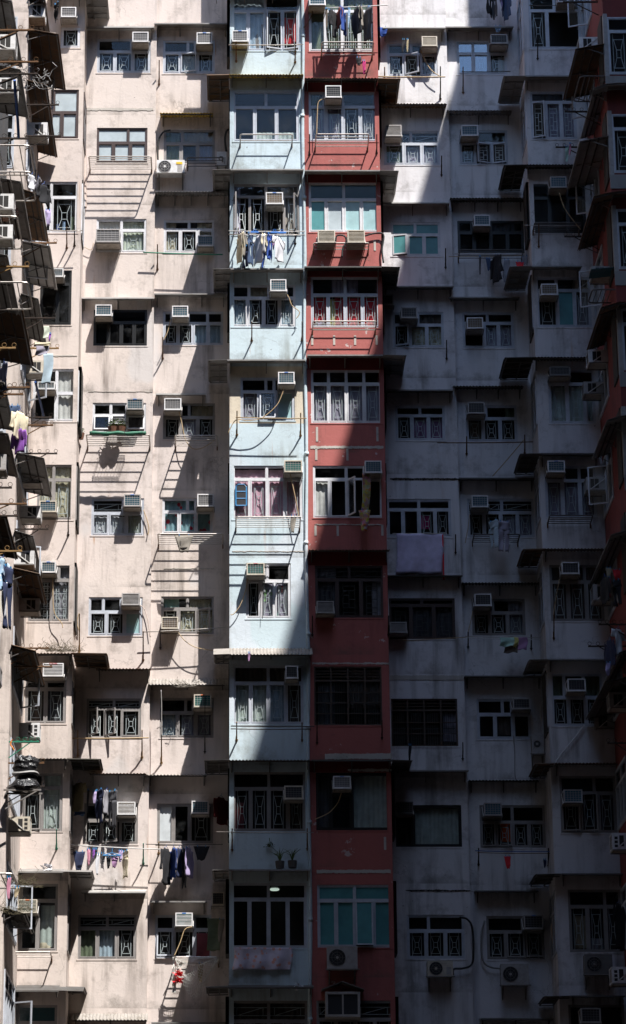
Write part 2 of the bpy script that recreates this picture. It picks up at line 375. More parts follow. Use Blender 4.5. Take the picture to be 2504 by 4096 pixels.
def edges(n):
    if isinstance(n, int): return [i / n for i in range(n + 1)] if n else []
    return [0, *n, 1]
FRM = dict(al='aluminium', wh='white_frame', br='bronze_frame', bk='black_frame', gr='grey_frame', st='steel_frame')
def grille(g, x0, x1, z0, z1, y, style, mat):
    w, h = x1 - x0, z1 - z0
    if w < .12 or h < .12: return
    t = .0135
    def L(a, b, c, d): g.bar((x0 + a * w, y, z0 + b * h), (x0 + c * w, y, z0 + d * h), t, mat)
    if style == 'h':
        L(.2, .0, .2, 1); L(.8, .0, .8, 1); L(.2, .14, .8, .14); L(.2, .86, .8, .86)
        cb = min(.10, .16 * w / h * 1.5)
        for s in (-1, 1):
            k = .5 + s * .12
            L(.5 + s * .26, .14, k, .5 - cb); L(k, .5 - cb, k, .5 + cb); L(k, .5 + cb, .5 + s * .26, .86)
        L(.38, .5 - cb, .62, .5 - cb); L(.38, .5 + cb, .62, .5 + cb)
    elif style == 'b':
        for x in (.22, .5, .78): L(x, 0 if x != .5 else .25, x, 1 if x != .5 else .75)
        for z, a, c in ((.12, .22, .78), (.25, .22, .78), (.38, .22, .5), (.5, .5, .78), (.62, .22, .5), (.75, .22, .78), (.88, .22, .78)): L(a, z, c, z)
    elif style == 'w':                       # wide low pattern for top lights
        L(0, .25, 1, .25); L(0, .75, 1, .75); L(.12, .25, .12, .75); L(.88, .25, .88, .75); L(.12, .25, .88, .75)
    elif style == 'q':                       # square-key lattice
        for z in (.12, .3, .7, .88): L(0, z, 1, z)
        for x in (.18, .82): L(x, 0, x, 1)
        for z in (.06, .2, .4, .6, .8, .94):
            for a in (.1, .62): L(a, z - .04, a + .28, z - .04); L(a, z + .04, a + .28, z + .04); L(a + .05, z - .06, a + .05, z + .06); L(a + .23, z - .06, a + .23, z + .06)
        L(.3, .3, .42, .5); L(.7, .3, .58, .5); L(.42, .5, .3, .7); L(.58, .5, .7, .7)
    elif style == 'v':
        for k in range(1, 6): L(k / 6, 0, k / 6, 1)
        L(0, .5, 1, .5)
def sash_frame(m, w, h, bw, mat, x=0, z=0, y0=-.02, y1=.02):
    m.box(x, x + bw, y0, y1, z, z + h, mat); m.box(x + w - bw, x + w, y0, y1, z, z + h, mat)
    m.box(x + bw, x + w - bw, y0, y1, z, z + bw, mat); m.box(x + bw, x + w - bw, y0, y1, z + h - bw, z + h, mat)
def curtain(m, x0, x1, z0, z1, y, mat, seed=0, ragged=0):
    r = random.Random(seed); n = max(6, int((x1 - x0) / .022)); ph = r.random() * 6; f = r.uniform(38, 60); rows = 5
    g = []
    for i in range(rows + 1):
        v = i / rows; row = []
        for j in range(n + 1):
            x = x0 + (x1 - x0) * j / n
            row.append((x, y + .014 * sin(f * x + ph + .5 * sin(7 * x)) * (1 - .45 * v) + .008 * sin(13 * x + 4 * v), z0 + (z1 - z0) * v + (ragged * sin(9 * x + ph) if i == 0 else 0)))
        g.append(row)
    m.sheet(g, .004, mat)
def window(b, origin, rz, z0, w, h, tf=.34, tops=2, bots=3, fr='al', gr='h', tgr=None, cur=(), opens=(), gl='glass', glx={}, grm='grille_white', nog=(), deep=.05, seed=0, muntin=0, board=()):
    fm, pn, gm, cms = M(), M(), M(), []; F_ = FRM[fr]; bw = .042
    y0, y1 = deep - .03, deep + .04
    sash_frame(fm, w, h, bw, F_, 0, 0, y0, y1)
    zt = h * (1 - tf) if tops else h
    lights = []
    if tops and tf:
        fm.box(bw, w - bw, y0 + .004, y1, zt - .02, zt + .025, F_)
        te = edges(tops)
        for i in range(len(te) - 1): lights.append(('t%d' % i, te[i] * w, te[i + 1] * w, zt, h))
        for e in te[1:-1]: fm.box(e * w - .02, e * w + .02, y0 + .002, y1, zt + .026, h - bw, F_)
    be = edges(bots)
    for i in range(len(be) - 1): lights.append(('b%d' % i, be[i] * w, be[i + 1] * w, 0, zt))
    for e in be[1:-1]: fm.box(e * w - .02, e * w + .02, y0 + .002, y1, bw, zt - .021, F_)
    od = {o[0]: o for o in opens}
    win = None; sashes = []
    for key, a, c, d, e in lights:
        i0 = a + (.02 if a > .01 else bw); i1 = c - (.02 if c < w - .01 else bw); j0 = d + (bw if d < .01 else .026); j1 = e - (bw if e > h - .01 else .021)
        G = glx.get(key, gl)
        sw = .03 if key[0] == 'b' else .018
        if key in od:
            sashes.append((od[key], i0, i1, j0, j1, G))
        else:
            if not muntin: sash_frame(fm, i1 - i0 - .004, j1 - j0 - .004, sw, F_, i0 + .002, j0 + .002, y0 - (.008 if key[0] == 'b' else -.01), y1 - .02)
            if G: pn.box(i0 + .01, i1 - .01, deep + .004, deep + .009, j0 + .01, j1 - .01, G)
            if muntin:
                for q in range(1, muntin): zz = j0 + (j1 - j0) * q / muntin; fm.box(i0, i1, y0 + .01, y1 - .02, zz - .01, zz + .01, F_)
        st = (tgr if key[0] == 't' else gr)
        if st and key not in nog and G not in ('white_pane',): grille(gm, i0 + .02, i1 - .02, j0 + .02, j1 - .02, deep + .05, st, grm)
    for q in cur:
        a, c, d, e, col = q[:5]
        cm = M(); cms.append(cm); curtain(cm, bw + a * (w - 2 * bw), bw + c * (w - 2 * bw), bw + d * (h - 2 * bw), bw + e * (h - 2 * bw), deep + .09, CM(col), seed + int(100 * a), .01 if d > .05 else 0)
    win = fm.build('window', b, (*origin, z0), rz)
    pn.build('pane', win); gm.build('grille', win)
    for cm in cms: cm.build('curtain', win)
    for (key, hinge, ang), i0, i1, j0, j1, G in sashes:
        sm = M(); a = radians(ang); sw_, sh_ = i1 - i0, j1 - j0
        ox, oz = {'l': (0, 0), 'r': (-sw_, 0), 't': (0, -sh_)}[hinge]
        sash_frame(sm, sw_, sh_, .034, F_, ox, oz, -.02, .015)
        sm.box(ox + .036, ox + sw_ - .036, -.004, .002, oz + .036, oz + sh_ - .036, G or 'glass')
        so = sm.build('open_sash', win, (i0 if hinge != 'r' else i1, y0 - .004, j0 if hinge != 't' else j1), {'l': -a, 'r': a, 't': 0}[hinge], -a if hinge == 't' else 0)
    return win
NW = [0]
def W(c, r, t, x0, y0, x1, y1, **k):
    Y = WY[c]; a = onY(*T(t, x0, (y0 + y1) / 2), Y)[0]; e = onY(*T(t, x1, (y0 + y1) / 2), Y)[0]
    xm = (x0 + x1) / 2; zt = onY(*T(t, xm, y0), Y)[2]; zb = onY(*T(t, xm, y1), Y)[2]
    a = max(a, XE[c][0] + .03); e = min(e, XE[c][1] - .03)
    HOLES[c].append((a - XE[c][0], e - XE[c][0], zb, zt)); NW[0] += 1
    window(BLD[c], (a, Y), 0, zb, e - a, zt - zb, seed=NW[0] * 7, **k)
    if zt - zb > .6:
        s = M(); s.box(-.03, e - a + .03, -.012, .0, -.035, -.003, WM[c])
        s.build('window_sill', BLD[c], (a, Y, zb), 0)

# ---- column B
W('B', 1, 0, 680, 272, 1055, 510, tf=.37, tops=(.64,), bots=3)
W('B', 2, 0, 677, 895, 1032, 1140, tf=.42, tops=(.62,), bots=3, fr='br', gr=None, gl='frosted_pane')
W('B', 3, 3, 675, 342, 1025, 578, tf=.33, tops=2, bots=(.5,), fr='wh', cur=((.5, 1, 0, 1, 'greenwhite'), (0, .5, .66, 1, 'offwhite')), nog=('b0',))
W('B', 4, 3, 655, 978, 1030, 1231, tf=.35, tops=(.35,), bots=(.28, .52, .76), fr='bk', gr=None)
W('B', 5, 6, 648, 440, 1022, 645, tf=.42, tops=(.34, .64), bots=(.34, .64), fr='wh', gr=None, opens=(('b0', 't', 12), ('b1', 't', 38), ('b2', 't', 14)), cur=((.66, 1, 0, .55, 'dkgrey'),))
W('B', 6, 6, 640, 1108, 1008, 1369, tf=.40, tops=(.6,), bots=3, tgr='w', cur=((0, .66, 0, .55, 'white'), (.66, 1, 0, .6, 'greenwhite')))
W('B', 7, 9, 620, 610, 998, 880, tf=.38, tops=(.27, .6), bots=3, glx=dict(b2='pale_teal_pane'), nog=('b2',))
W('B', 8, 12, 605, 128, 988, 403, tf=.28, tops=2, bots=(.33, .64), fr='gr', tgr='w', opens=(('b0', 'l', 50), ('b1', 'l', 48)))
W('B', 9, 12, 588, 862, 965, 1150, tf=.42, tops=3, bots=3, fr='gr', opens=(('b1', 'l', 25),))
W('B', 10, 15, 546, 460, 955, 772, tf=.3, tops=2, bots=3, fr='gr', tgr='w', nog=('b0', 'b1'), cur=((.02, .32, 0, .7, 'olive'), (.36, .66, 0, .7, 'greyblue')))
# ---- column C
W('C', 1, 0, 1142, 282, 1504, 515, tf=.37, tops=(.48, .62), bots=3, fr='al', opens=(('b1', 'l', 14),), cur=((.35, .7, 0, .6, 'greyblue'),))
W('C', 2, 0, 1147, 908, 1506, 1145, tf=.4, tops=(.36,), bots=(.34, .66), fr='gr', gr=None, cur=((0, .3, 0, 1, 'olive'), (.33, 1, .62, 1, 'tan'), (.7, 1, 0, .6, 'greyviolet')))
W('C', 3, 3, 1147, 350, 1500, 580, tf=.29, tops=2, bots=(.33, .67), fr='wh', cur=((0, .22, 0, 1, 'cream'), (.67, 1, 0, 1, 'cream')))
W('C', 4, 3, 1142, 990, 1563, 1226, tf=.35, tops=(.14, .42, .74), bots=4, nog=('b2', 'b3'), cur=((.5, 1, 0, .62, 'greyblue'),))
W('C', 5, 6, 1143, 442, 1506, 695, tf=.39, tops=(.34, .5), bots=3, fr='gr', cur=((.33, .66, 0, .6, 'greyviolet'), (.55, 1, .6, 1, 'tan')))
W('C', 6, 6, 1137, 1108, 1490, 1356, tf=.38, tops=(.5, .66), bots=3, fr='wh', gr=None, cur=((0, .62, 0, 1, 'rosecurtain'), (.62, 1, 0, .62, 'rosecurtain')))
W('C', 7, 9, 1128, 605, 1498, 868, tf=.33, tops=2, bots=(.33, .68), fr='gr', opens=(('b2', 'l', 32),), cur=((0, .33, .66, 1, 'mint'), (.36, .64, 0, .64, 'lace'), (.55, 1, .66, 1, 'lace'), (.7, 1, 0, .64, 'lace')))
W('C', 8, 12, 1119, 124, 1496, 405, tf=.37, tops=(.48, .62), bots=3, fr='gr', cur=((0, .36, 0, .6, 'greyblue'), (.4, 1, 0, .6, 'greyviolet')))
W('C', 9, 12, 1100, 865, 1494, 1145, tops=0, bots=(.29, .58), fr='gr', glx=dict(b0='white_pane'), nog=('b0', 'b1'), board=())
W('C', 10, 15, 1087, 462, 1480, 765, tf=.34, tops=(.33, .7), bots=(.33, .7), fr='al', opens=(('b0', 't', 8),))
# ---- column D
W('D', 1, 1, 183, -45, 662, 355, tf=.30, tops=2, bots=4, opens=(('b2', 'r', 16), ('b3', 'l', 14)), cur=((0, .5, 0, 1, 'greyblue'), (.35, .5, 0, .5, 'silver'), (.76, .98, .15, .62, 'red')), nog=('b0', 'b1'))
W('D', 2, 1, 197, 637, 658, 990, tf=.32, tops=2, bots=(.33, .66), gr=None, cur=((.35, 1, 0, .2, 'palegreen'),))
W('D', 3, 4, 192, 97, 662, 455, tf=.25, tops=2, bots=(.25, .5, .78), fr='gr', glx=dict(b1='', b2=''), opens=(('b0', 'l', 82), ('b3', 'r', 70)), cur=((.74, 1, 0, 1, 'silver'), (0, .1, 0, 1, 'greyviolet')), gr='h')
W('D', 4, 4, 187, 803, 634, 1098, tf=.31, tops=(.27, .58, .86), bots=4, fr='wh', cur=((0, .3, 0, .66, 'greyblue'), (.74, 1, 0, .66, 'greyblue'), (.28, .6, .7, 1, 'tan')))
W('D', 5, 7, 249, 264, 628, 565, tf=.32, tops=(.47, .62), bots=(.34, .66), fr='al', glx=dict(b2='pale_teal_pane'), nog=('b2',), opens=(('b1', 't', 8),), cur=((0, .34, 0, .66, 'greyviolet'),))
W('D', 6, 7, 192, 880, 683, 1256, tf=.25, tops=(.49,), bots=4, fr='wh', cur=((0, 1, 0, .98, 'pinkcur'),))
W('D', 7, 10, 287, 372, 601, 760, tf=.32, tops=(.48,), bots=(.32, .64), fr='wh', glx=dict(t0='dark_teal_pane'), cur=((.36, 1, 0, .66, 'greyviolet'), (.38, .58, .32, .55, 'limegreen'), (.70, .78, .02, .14, 'mint'), (.75, .85, .5, .62, 'red')))
W('D', 8, 10, 197, 1087, 690, 1501, tf=.30, tops=(.5,), bots=4, fr='al', cur=((0, .24, 0, .7, 'palegreen'), (.26, .5, 0, .7, 'palegreen'), (.52, .76, 0, .7, 'greyblue'), (.78, 1, 0, .7, 'brown'), (0, 1, .7, 1, 'brown')))
W('D', 9, 13, 192, 643, 703, 1060, tf=.28, tops=(.5,), bots=(.25, .5, .76), fr='gr', cur=((.02, .14, 0, .5, 'maroon'), (.76, 1, 0, .45, 'brown')))
W('D', 10, 16, 168, 237, 713, 695, tf=.25, tops=2, bots=4, gr=None, fr='al')
W('D', 11, 16, 168, 1062, 718, 1460, tf=.36, tops=2, bots=4, fr='gr', tgr='w', cur=((0, 1, .6, 1, 'brown'),))
# ---- column E
W('E', 1, 1, 727, -45, 1198, 360, tf=.3, tops=2, bots=4, fr='wh', gr='v', cur=((0, .5, 0, .98, 'olive'), (.6, 1, 0, .98, 'olive')), nog=('b0',))
W('E', 2, 1, 727, 643, 1208, 990, tf=.30, tops=(.22, .5), bots=4, fr='al', cur=((0, .5, 0, .68, 'greyviolet'), (.74, 1, 0, .68, 'grey'), (0, .24, .68, 1, 'olive')))
W('E', 3, 4, 727, 87, 1219, 435, tf=.34, tops=2, bots=4, fr='wh', gr=None, glx=dict(b0='teal_pane', b1='frosted_pane', b2='pale_teal_pane', b3='pale_teal_pane', t0='dark_teal_pane', t1='dark_teal_pane'))
W('E', 4, 4, 742, 748, 1224, 1105, tf=.35, tops=2, bots=4, fr='al', cur=((0, .22, .12, .62, 'red'), (.34, 1, 0, .62, 'red'), (.22, .36, 0, .6, 'yellow'), (.08, .2, 0, .14, 'lilac'), (.3, .7, .66, 1, 'greyviolet')))
W('E', 5, 7, 743, 209, 1239, 582, tf=.26, tops=4, bots=4, fr='wh', cur=((0, 1, 0, .73, 'greyviolet'),))
W('E', 6, 7, 757, 880, 1244, 1245, tf=.26, tops=(.48, .74), bots=(.24, .49, .72), fr='wh', gr=None, opens=(('b2', 'l', 62),), cur=((0, .22, 0, .72, 'offwhite'),))
W('E', 7, 10, 772, 388, 1251, 755, tf=.27, tops=2, bots=(.32, .67), fr='br', gr='b', tgr='w', grm='grille_dark', cur=((0, .3, 0, .72, 'dkgrey'), (.85, 1, 0, .72, 'grey'), (0, .3, .75, 1, 'grey')))
W('E', 8, 10, 764, 1095, 1240, 1509, tf=.24, tops=4, bots=4, fr='st', gr='v', grm='grille_dark', muntin=4, glx=dict(t0='frosted_pane') if 0 else {}, cur=((.05, .3, .0, .7, 'dkgrey'), (.5, 1, .3, 1, 'brown')))
W('E', 9, 13, 778, 648, 1298, 1052, tops=0, bots=(.20, .48), fr='bk', gr=None, cur=((0, .17, 0, 1, 'dkgrey'), (.22, .46, 0, .6, 'brown'), (.5, .98, 0, 1, 'palegreen')), glx=dict(b1='sky_glass'))
W('E', 10, 16, 787, 250, 1324, 690, tf=.25, tops=2, bots=4, gr=None, gl='teal_pane', opens=(('b2', 't', 6),))
W('E', 11, 16, 782, 1062, 1350, 1460, tf=.33, tops=(.18, .5), bots=4, fr='gr', tgr='w')
# ---- column F
W('F', 1, 2, -158, 302, 190, 530, tf=.33, tops=(.48, .75), bots=3, fr='al', opens=(('b1', 'l', 28),), cur=((.68, 1, 0, .62, 'grey'),))
W('F', 2, 2, -182, 912, 207, 1150, tf=.37, tops=(.30, .49), bots=(.36, .68), tgr='w', opens=(), cur=((0, .34, 0, .6, 'olive'), (.36, 1, 0, .6, 'greyviolet')))
W('F', 3, 5, -131, 364, 212, 600, tf=.36, tops=(.49,), bots=3, fr='wh', gr=None, gl='teal_pane', opens=(('b0', 'l', 14),))
W('F', 4, 5, -120, 990, 235, 1236, tf=.36, tops=(.2, .5), bots=3, opens=(('b0', 'l', 20),), cur=((.3, 1, 0, .62, 'lace'), (.5, 1, .66, 1, 'brown')))
W('F', 5, 8, -101, 457, 244, 700, tf=.28, tops=2, bots=3, fr='al', cur=((.3, 1, 0, .7, 'mauve'),))
W('F', 6, 8, -160, 1110, 287, 1373, tf=.27, tops=2, bots=4, fr='al', opens=(), nog=('b0', 'b1'), cur=((.52, .68, .22, .62, 'magenta'),))
W('F', 7, 11, -145, 614, 315, 900, tf=.17, tops=2, bots=(.33, .68), fr='br', gr='b', grm='grille_dark', cur=((.3, 1, 0, .8, 'dkgrey'),))
W('F', 8, 14, -131, 130, 333, 462, tf=.24, tops=4, bots=4, fr='st', gr='v', grm='grille_dark', muntin=3, cur=((.8, 1, .1, .75, 'greyviolet'),))
W('F', 9, 14, -100, 872, 360, 1163, tops=0, bots=(.26,), fr='bk', gr=None, cur=((.29, .98, 0, 1, 'palegreen'), (0, .2, 0, .6, 'brown')))
W('F', 10, 17, -21, 460, 380, 765, tf=.36, tops=(.38,), bots=3, fr='al', gl='dark_teal_pane' if 0 else 'glass')
# ---- column G
W('G', 1, 2, 327, 288, 675, 520, tf=.36, tops=(.33, .64), bots=(.33, .64), glx=dict(b0='sky_glass', b1='sky_glass', t0='sky_glass', t1='sky_glass'), cur=((0, .3, 0, 1, 'offwhite'), (.85, 1, 0, .6, 'offwhite')))
W('G', 2, 2, 345, 908, 681, 1148, tf=.37, tops=(.38,), bots=3, gr='b', opens=(('b1', 'r', 18), ('b2', 'l', 18)), cur=((0, 1, 0, .6, 'dkgrey'),))
W('G', 3, 5, 332, 354, 804, 580, tf=.36, tops=(.22, .5, .84), bots=4, fr='bk', gr=None, cur=((.52, .82, .68, 1, 'dkgrey'),))
W('G', 4, 5, 367, 992, 724, 1241, tf=.30, tops=(.49,), bots=(.42, .70), fr='al', glx=dict(b0=''), nog=('b0',), cur=((.42, 1, 0, .66, 'greyviolet'),))
W('G', 5, 8, 390, 455, 747, 708, tf=.36, tops=(.4,), bots=3, cur=((0, .3, 0, .6, 'silver'), (.8, 1, .6, 1, 'olive')))
W('G', 6, 8, 400, 1107, 868, 1375, tf=.35, tops=(.3, .52), bots=4, tgr='w', opens=(('b3', 'r', 80),) if 0 else (), cur=((.5, 1, 0, .6, 'greyviolet'),))
W('G', 7, 11, 432, 617, 804, 875, tf=.38, tops=(.4,), bots=3, fr='gr', cur=((0, .2, 0, .6, 'brown'), (.7, 1, 0, .6, 'grey'), (.7, 1, .62, 1, 'grey')))
W('G', 8, 14, 467, 132, 843, 412, tf=.38, tops=(.48, .65), bots=3, gr=None, cur=((.40, .62, .1, .55, 'brown'),))
W('G', 9, 14, 487, 872, 980, 1170, tf=.40, tops=(.32, .5), bots=4, fr='gr', opens=(('b0', 'l', 10), ('b1', 'l', 16)), cur=((.30, .47, .15, .6, 'orange'),))
W('G', 10, 17, 535, 467, 935, 770, tf=.36, tops=(.63,), bots=3, fr='gr', opens=(('b1', 't', 6), ('b2', 't', 9)))
# ---- column H (bay)
W('H', 1, 2, 828, -60, 1190, 340, tf=.33, tops=(.5,), bots=(.35,), glx=dict(b1=''), nog=('b1',), fr='al')
W('H', 2, 2, 842, 637, 1160, 970, tf=.22, tops=(.75,), bots=3, gr='b', opens=(('b0', 'l', 22),), cur=((.3, 1, 0, .78, 'greyviolet'), (0, 1, .8, 1, 'dkgrey')))
W('H', 3, 5, 848, 97, 1225, 440, tf=.28, tops=3, bots=3, fr='bk', gr=None)
W('H', 4, 5, 882, 747, 1262, 1095, tf=.26, tops=(.38,), bots=(.38, .70), glx=dict(b1='teal_pane'), nog=('b1',), cur=((.72, 1, 0, .7, 'grey'),))
W('H', 5, 8, 966, 207, 1290, 582, tf=.26, tops=(.45,), bots=(.4, .78), cur=((0, 1, 0, .72, 'palegreen'),), fr='al')
W('H', 6, 8, 942, 877, 1300, 1236, tf=.28, tops=(.38, .68), bots=(.34, .68), cur=((0, 1, 0, .7, 'greyviolet'),))
W('H', 7, 11, 977, 382, 1350, 775, tf=.3, tops=(.34, .66), bots=(.34, .68), fr='gr', cur=((0, 1, 0, 1, 'brown'),))
W('H', 8, 14, 985, -45, 1345, 322, tf=.45, tops=(.26, .64), bots=3, cur=((0, .3, .5, 1, 'olive'), (.6, 1, .5, 1, 'olive')))
W('H', 9, 14, 1047, 667, 1440, 1065, tf=.30, tops=(.62,), bots=(.36, .68), fr='gr', opens=(('b0', 'l', 14), ('b1', 'l', 14)))
W('H', 10, 17, 1107, 282, 1500, 720, tf=.27, tops=(.7,), bots=(.36, .7), fr='gr', cur=((.08, .32, .05, .6, 'tan'), (.42, .66, .02, .22, 'grey')))
W('H', 11, 17, 1110, 1085, 1500, 1480, tf=.4, tops=2, bots=3, fr='gr')
W('G', 11, 17, 560, 1260, 1000, 1520, tf=.4, tops=2, bots=3, fr='gr')
# ---- column A (bay)
W('A', 1, 0, 427, 190, 562, 335, tops=0, bots=1, fr='wh')
W('A', 2, 0, 352, 628, 550, 970, tf=.46, tops=(.12,), bots=(.42,), fr='br', gr=None, gl='frosted_pane')
W('A', 3, 3, 310, 82, 545, 440, tf=.3, tops=(.2,), bots=(.22,), fr='wh', cur=((.35, .45, 0, .2, 'blue'), (.55, .64, 0, .25, 'lightblue'), (.8, .95, .03, .35, 'olive')))
W('A', 4, 3, 280, 702, 500, 1085, tf=.25, tops=2, bots=(.56,), fr='bk', gr=None)
W('A', 5, 6, 228, 202, 543, 570, tf=.46, tops=(.54,), bots=(.54,), fr='wh', gr=None, glx=dict(b0=''), cur=((.56, 1, 0, 1, 'offwhite'),))
W('A', 6, 6, 260, 873, 513, 1260, tf=.27, tops=(.45,), bots=(.45,), fr='gr', cur=((0, 1, 0, 1, 'lace'),))
W('A', 7, 9, 200, 388, 498, 780, tf=.26, tops=(.7,), bots=(.55,), fr='gr', gr='q', cur=((.5, 1, 0, 1, 'grey'),))
W('A', 8, 12, 168, 0, 463, 305, tf=.2, tops=2, bots=(.5,), fr='gr', cur=((.1, .4, 0, .8, 'brown'), (.55, 1, 0, .8, 'dkgrey')))
W('A', 9, 12, 138, 652, 438, 1060, tf=.25, tops=(.5,), bots=(.48,), fr='gr', cur=((.5, 1, 0, 1, 'palegreen'),), opens=(('b0', 'l', 6),))
W('A', 10, 15, 98, 243, 403, 715, tf=.25, tops=1, bots=(.48,), fr='gr', cur=((.55, 1, .05, .7, 'palegreen'), (.55, .85, 0, .12, 'cream')), gr=None)
W('A', 11, 15, 88, 1092, 398, 1440, tf=.36, tops=1, bots=2, fr='gr', gr=None, gl='dark_teal_pane')

# ---- walls of the front, each column with its openings
def zpx(t, y, Y, x=600): return onY(*T(t, x, y), Y)[2]
bandsD = [(zpx(7, 585, BAY, 400), zpx(7, 185, BAY, 400), 'cream_plaster')]
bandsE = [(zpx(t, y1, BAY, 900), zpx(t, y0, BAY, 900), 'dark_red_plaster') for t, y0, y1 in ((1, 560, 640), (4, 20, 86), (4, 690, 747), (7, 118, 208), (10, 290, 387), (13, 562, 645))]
for c in 'ABCDEFGH':
    x0, x1 = XE[c]
    if c == 'C': x1 += .0
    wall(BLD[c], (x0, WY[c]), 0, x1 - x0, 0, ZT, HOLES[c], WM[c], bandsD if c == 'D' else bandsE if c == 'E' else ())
def cheek(b, x, y0, y1, mat, name='side_wall', out=1):
    m = M(); m.box(x - .12 if out > 0 else x, x if out > 0 else x + .12, y0 + .002, y1, 0, ZT, mat); m.build(name, b)
cheek(pink_b, XE['A'][1], BAY, 0, 'pink_bay_plaster', out=1)
cheek(pink_b, XE['B'][1], -.2, 0.05, 'pink_plaster', out=1)
cheek(blue_b, XE['D'][0], BAY, 0.05, 'blue_plaster', out=-1)
cheek(red_b, XE['E'][1], BAY, 0.05, 'red_plaster', out=1)
cheek(white_b, XE['F'][1], -.2, 0.05, 'white_plaster', out=1)
cheek(white_b, XE['H'][0], BAY, 0.05, 'bay_white_plaster', out=-1)
# glazed flanks of the two corner bays and the blue bay
def flank(b, x, sgn, y0, y1, z0, z1, fr):
    m = M(); pn = M(); F_ = FRM[fr]
    for k in range(3):
        yy = y0 + (y1 - y0) * k / 2; m.box(x, x + sgn * .03, yy - .03, yy + .03, z0, z1, F_)
    for z in (z0, z0 + (z1 - z0) * .68, z1): m.box(x, x + sgn * .025, y0, y1, z - .03, z + .03, F_)
    w = m.build('side_window', b)
    pn.box(x + sgn * .003, x + sgn * .012, y0 + .03, y1 - .03, z0, z1, 'glass' if fr != 'br' else 'frosted_pane'); pn.box(x + sgn * .0005, x + sgn * .002, y0 + .03, y1 - .03, z0, z1, 'cloth_grey'); pn.build('pane', w)
for i, h in enumerate(HOLES['A']):
    if i in (1, 2, 4, 5, 6, 7, 8, 9): flank(pink_b, XE['A'][1], 1, BAY + .12, -.3, h[2] + .03, h[3] - .03, 'br' if i == 1 else 'gr' if i > 4 else 'wh')
for i, h in enumerate(HOLES['H']):
    if i in (0, 1, 3, 4, 5, 6, 7, 9): flank(white_b, XE['H'][0], -1, BAY + .12, -.2, h[2] + .03, h[3] - .03, 'al')
FLZ = [(h[2], h[3]) for h in HOLES['A']]       # sill and head heights of the corner bay, reused on the wings

# ---- side wings
YLF, YRF = -5.7, -5.3
HL, HO = 58.0, 54.0
lo, hi = FLZ[-1], FLZ[0]
def fl(i):                                     # floors continued up and down from the corner bay
    if 0 <= i < len(FLZ): return FLZ[i][0], FLZ[i][0] + 1.55
    return (FLZ[0][0] - i * 2.75, FLZ[0][0] - i * 2.75 + 1.55) if i < 0 else (FLZ[-1][0] - (i - 10) * 2.75, FLZ[-1][0] - (i - 10) * 2.75 + 1.55)
hl, hlf, hr, hrf = [], [], [], []
for i in range(-1, 12):
    a, b_ = fl(i); a -= .0
    hl.append((.5, 3.5, a, b_)); hlf.append((2.05, 2.72, a - .1, b_ - .1)); hr.append((.35, 3.3, a, b_)); hrf.append((.08, 1.25, a - .05, b_ + .1))
wall(left_b, (XL, YLF), radians(90), -1.4 - YLF, 0, ZT, hl, 'pink_bay_plaster')
wall(left_b, (XL - 3.0, YLF), 0, 3.0, 0, ZT, hlf, 'pink_bay_plaster')
wall(left_b, (XL - 3.0, -11.0), radians(90), -YLF - 0 + (11.0 + YLF) * 0 - YLF * 0 - .4, 0, ZT, [], 'pink_bay_plaster') if 0 else None
m = M(); m.box(XL - 4.0, XL - 3.0, -10.5, YLF, 0, HL, 'low_bounce_render'); m.box(XL - 4.0, XL, -18.0, -10.5, 0, HL, 'low_bounce_render'); m.box(XL - 4.0, XL - 3.0, -76, -18.0, 0, HL, 'low_bounce_render'); m.build('wall', left_b)
wall(right_b, (XR, 0), radians(-90), -YRF, 0, ZT, hr, 'wing_red_shaded_plaster')
wall(right_b, (XR, YRF), 0, 3.2, 0, ZT, hrf, 'wing_red_shaded_plaster')
for i in range(-1, 12):
    a, b_ = fl(i)
    window(left_b, (XL, YLF + .5), radians(90), a, 3.0, b_ - a, tf=.28, tops=3, bots=5, fr='al', gr=None, seed=i, deep=.0, opens=((('b1', 'l', 75),) if i % 3 == 0 else (('b3', 'r', 60),) if i % 3 == 1 else ()))
    window(left_b, (XL - 3.0 + 2.05, YLF), 0, a - .1, .67, b_ - a, tf=.3, tops=1, bots=1 if i % 2 else 2, fr='al', gr='h', seed=i, deep=.02)
    window(right_b, (XR, -.35), radians(-90), a, 2.95, b_ - a, tf=.28, tops=3, bots=5, fr='al', gr=None, seed=i, deep=.0, opens=(('b3', 'r', 70),) if i in (-1, 0, 1, 2, 3, 5) else ())
    window(right_b, (XR + .08, YRF), 0, a - .05, 1.17, b_ - a + .15, tf=.25, tops=1, bots=2, fr='al', gr='h', seed=i, deep=.02)
for i in range(-1, 12):
    a, b_ = fl(i); m = M(); m.box(XR - .01, XR + .10, YRF - .012, YRF + .2, a - .1, b_ + .2, 'ac_grey'); m.build('corner_post', right_b)
    m = M(); m.box(XR - .02, XR + 1.4, YRF - .02, YRF - .002, a - .5, a - .1, 'grey_render'); m.build('spandrel_panel', right_b)
P0 = onY(*T(7, 1005, 600), BAY); SX, SZ = .60, 2.05
XW = 12.6
HR = P0[2] + SZ * (XW - P0[0]) / SX
print('right wing roof', HR, 'P0', P0)
m = M(); m.box(XR + .05, XW + 3, YRF + .05, 3, ZT, HR - .1, 'wing_red_shaded_plaster'); m.box(XW, XW + 3, -76, YRF + .06, 0, HR, 'low_bounce_render'); m.build('wall', right_b)  # unseen wing run, added so its roof edge casts the long diagonal shadow
m = M(); m.box(-10, 14, -76.4, -44, 45, HO, 'low_bounce_render'); m.build('sky_blocker', opp_b)  # unseen overhead block, added to darken the lower courtyard
m = M(); m.box(-30, 30, -86, -76.5, 0, HO, 'low_bounce_render'); m.build('wall', opp_b)  # unseen end block, added to limit the sky light
